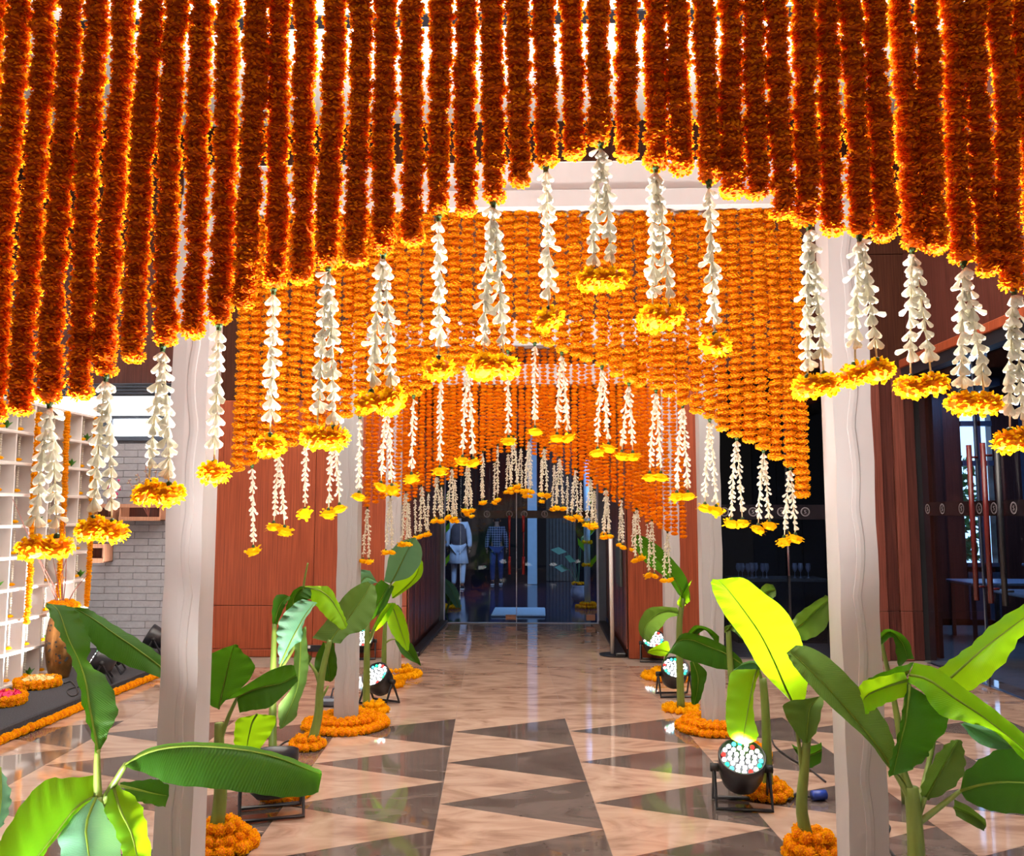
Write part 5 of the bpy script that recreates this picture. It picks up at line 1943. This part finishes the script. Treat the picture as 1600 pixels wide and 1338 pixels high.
g_ = deco(918, 950, 'garlanded pale pole inside the lobby beside the pot', 1)
coil(g_.x, g_.y, [(0.07, 0), (0.13, 0), (0.19, 0), (0.07, .05), (0.12, .045)], 'marigold heap round the garlanded lobby pole beside the pot', indiv=False)
g_ = deco(688, 950, 'garlanded pale pole inside the lobby behind the walkers', -1)
coil(g_.x + .1, g_.y, [(0.07, 0), (0.13, 0), (0.19, 0), (0.24, 0)], 'flat marigold heap at the lobby pole behind the white-clad walker', indiv=False)
g2 = gr(904, 940)
t = thing('potted_plant', 'glossy dark pot with marigolds and broad leaves inside the lobby', 'plant', g2)
mb = MB()
mb.lathe([(0, 0), (.09, 0), (.14, .1), (.15, .2), (.12, .28), (.13, .3), (.11, .3)], g2, 20)
build('pot', mb, M['bottle'], t, True)
st = MB()
for k in range(26):
    a_, r_ = random.random() * 6.28, .12 * random.random()
    st.tmpl((SM[k % 4].v, SM[0].f), Matrix.LocRotScale(g2 + Vector((r_ * math.cos(a_), r_ * math.sin(a_), .32 + .04 * random.random())), Euler((0, 0, a_)), Vector((.035,) * 3)))
build('marigold_heads', st, M['petal_y'], t, kind='stuff')
for (dx, dz, ln) in ((-.3, .35, .28), (-.36, .68, .32), (.02, .75, .3), (-.1, .5, .25), (.1, .95, .3)):
    mb = MB()
    p_ = g2 + Vector((0, 0, .3))
    q_ = g2 + Vector((dx * .6, -.05, dz + .25))
    mb.tube([p_, q_], .006, 5)
    d = Vector((dx, -.05, .05)).normalized() * ln
    s_ = Vector((0, .05, .07))
    mb.add([q_, q_ + d * .5 + s_, q_ + d, q_ + d * .5 - s_], [(0, 1, 2, 3)])
    build('leaf', mb, M['leaf_pale'], t)
Yn = 14.6
n0 = gr(705, 950)
Np = plant((n0.x, Yn, 0), 'low banana leaf leaning inside the lobby behind the glass')
stem(Np, [(n0.x, Yn, 0), at(704, 935, Yn)], .02, .012)
leaf(Np, [(716, 950, 712, 950, 720, 950), (712, 935, 702, 935, 718, 930), (703, 918, 692, 920, 710, 915), (693, 905, 690, 908, 696, 904)], Yn, Yn, 'leaf_pale')
leaf(Np, [(704, 946, 700, 945, 708, 944), (700, 925, 694, 926, 706, 922), (694, 912, 691, 914, 697, 911)], Yn + .1, Yn + .1, 'leaf')

# ------------------------------------------------------------------ people
def skin(name, verts, edges, mat, parent, off, sub=1, root=0):
    me = bpy.data.meshes.new(name)
    me.from_pydata([Vector(v[:3]) for v in verts], edges, [])
    o = bpy.data.objects.new(name, me)
    C.objects.link(o)
    o.parent = parent
    o.location = off
    md = o.modifiers.new('skin', 'SKIN')
    md.use_smooth_shade = True
    for i, v in enumerate(verts):
        sv = me.skin_vertices[0].data[i]
        sv.radius = (v[3], v[4] if len(v) > 4 else v[3])
        sv.use_root = (i == root)
    s = o.modifiers.new('sub', 'SUBSURF')
    s.levels = s.render_levels = sub
    me.materials.append(mat)
    return o


def person(base, H, label, upper, lower, kurta=False, vest=None, flip=1):
    P = thing('person', label, 'person', base, 'people walking in the lobby')
    k = H / 1.72
    f = flip

    def sc(v):
        return tuple([c * k for c in v])
    # body seen from behind, facing +Y, mid-stride
    body = [(0, 0, .95, .125, .10), (0, .0, 1.12, .125, .095), (0, .01, 1.32, .155, .10), (0, .01, 1.43, .09, .075), (0, .02, 1.50, .052), (0, .035, 1.58, .075, .085), (0, .04, 1.66, .072, .08),
            (-.17, .01, 1.40, .06), (-.235, .0, 1.14, .045), (-.25, .06 * f, .90, .033), (-.25, .08 * f, .86, .03, .022),
            (.17, .01, 1.40, .06), (.235, .0, 1.14, .045), (.25, -.05 * f, .90, .033), (.25, -.06 * f, .86, .03, .022),
            (-.09, .0, .88, .085), (-.10, .08 * f, .50, .058), (-.10, .02 * f, .10, .04), (-.10, .12 * f, .045, .035, .03),
            (.09, .0, .88, .085), (.10, -.02 * f, .50, .058), (.10, -.16 * f, .12, .04), (.10, -.07 * f, .045, .035, .03)]
    edges = [(0, 1), (1, 2), (2, 3), (3, 4), (4, 5), (5, 6), (2, 7), (7, 8), (8, 9), (9, 10), (2, 11), (11, 12), (12, 13), (13, 14), (0, 15), (15, 16), (16, 17), (17, 18), (0, 19), (19, 20), (20, 21), (21, 22)]
    o = skin('body', [sc(v) for v in body], edges, M['skin'], P, (0, 0, 0), 2)
    # fingers, curled a little
    fm = MB()
    for sx, yy in ((-1, .08 * f), (1, -.06 * f)):
        for q in range(4):
            p0 = Vector((sx * .25 + (q - 1.5) * .005 * sx, yy - .024 + q * .016, .845))
            fm.tube([p0, p0 + Vector((-sx * .004, .004, -.035)), p0 + Vector((-sx * .016, .006, -.062 - .006 * (q in (1, 2))))], [.009, .0085, .006], 6)
        p0 = Vector((sx * .235, yy + .03, .87))
        fm.tube([p0, p0 + Vector((-sx * .012, .012, -.03)), p0 + Vector((-sx * .014, .012, -.05))], [.010, .009, .007], 6)
    fm.v = [tuple(Vector(v) * k) for v in fm.v]
    link('fingers', fm.mesh('fingers', M['skin'], smooth=True), P)
    g = .018
    sh = [body[i] for i in (0, 1, 2, 3, 7, 8, 9, 11, 12, 13)]
    sh = [(v[0], v[1], v[2], v[3] + g, (v[4] if len(v) > 4 else v[3]) + g) for v in sh]
    sh[3] = (0, .01, 1.44, .085, .075)
    sh.append((0, 0, .86, .155, .125))
    ed = [(0, 1), (1, 2), (2, 3), (2, 4), (4, 5), (5, 6), (2, 7), (7, 8), (8, 9), (0, 10)]
    skin('shirt', [sc(v) for v in sh], ed, M[upper], P, (0, 0, 0), 2)
    tr = [body[i] for i in (0, 15, 16, 17, 19, 20, 21)]
    tr = [(v[0], v[1], v[2], v[3] + g * .9, (v[4] if len(v) > 4 else v[3]) + g * .9) for v in tr]
    tr[0] = (0, 0, .95, .16, .13)
    skin('trousers', [sc(v) for v in tr], [(0, 1), (1, 2), (2, 3), (0, 4), (4, 5), (5, 6)], M[lower], P, (0, 0, 0), 2)
    if kurta:
        km = MB()
        prof = [(.165, 1.0), (.18, .85), (.20, .70), (.225, .56), (.215, .555), (.18, .72)]
        km.lathe(prof, (0, 0, 0), 20)
        km.v = [(p[0] * k, p[1] * .72 * k, p[2] * k) for p in km.v]
        link('kurta_skirt', km.mesh('kurta_skirt', M[upper], smooth=True), P)
    if vest:
        v_ = [(0, 0, .88, .19, .165), (0, 0, 1.12, .19, .165), (0, .01, 1.32, .215, .165), (0, .01, 1.45, .14, .12)]
        skin('waistcoat', [sc(v) for v in v_], [(0, 1), (1, 2), (2, 3)], M[vest], P, (0, 0, 0), 2)
    hm = MB()
    hm.ell((0, .025 * k, 1.645 * k), (.088 * k, .098 * k, .092 * k), 16, 10)
    link('hair', hm.mesh('hair', M['hair'], smooth=True), P)
    for sx in (-1, 1):
        em = MB()
        em.ell((sx * .088 * k, .04 * k, 1.60 * k), (.012 * k, .02 * k, .03 * k), 8, 6)
        link('ear', em.mesh('ear', M['skin'], smooth=True), P)
    nm = MB()
    nm.ell((0, .13 * k, 1.59 * k), (.016 * k, .022 * k, .026 * k), 8, 6)
    link('nose', nm.mesh('nose', M['skin'], smooth=True), P)
    for sx, yy in ((-1, .09 * f), (1, -.10 * f)):
        sm_ = MB()
        sm_.bbox((sx * .10 * k - .042, yy * k - .10, .0), (sx * .10 * k + .042, yy * k + .14, .03), .012)
        o1 = link('shoe_sole', sm_.mesh('shoe_sole', M['white'], smooth=False), P)
        sm2 = MB()
        sm2.ell((sx * .10 * k, yy * k + .02, .05), (.042, .12, .045), 12, 8)
        link('shoe', sm2.mesh('shoe', M['black'], smooth=True), P)
    return P


ga_ = gr(716, 921)
person((ga_.x, ga_.y, 0), 1.74, 'person in white kurta and grey waistcoat walking away in the lobby', 'kurta', 'kurta', True, 'vest', 1)
gb_ = gr(776, 914)
person((gb_.x, gb_.y, 0), 1.60, 'person in checked shirt and blue jeans walking away in the lobby', 'plaid', 'jeans', False, None, -1)
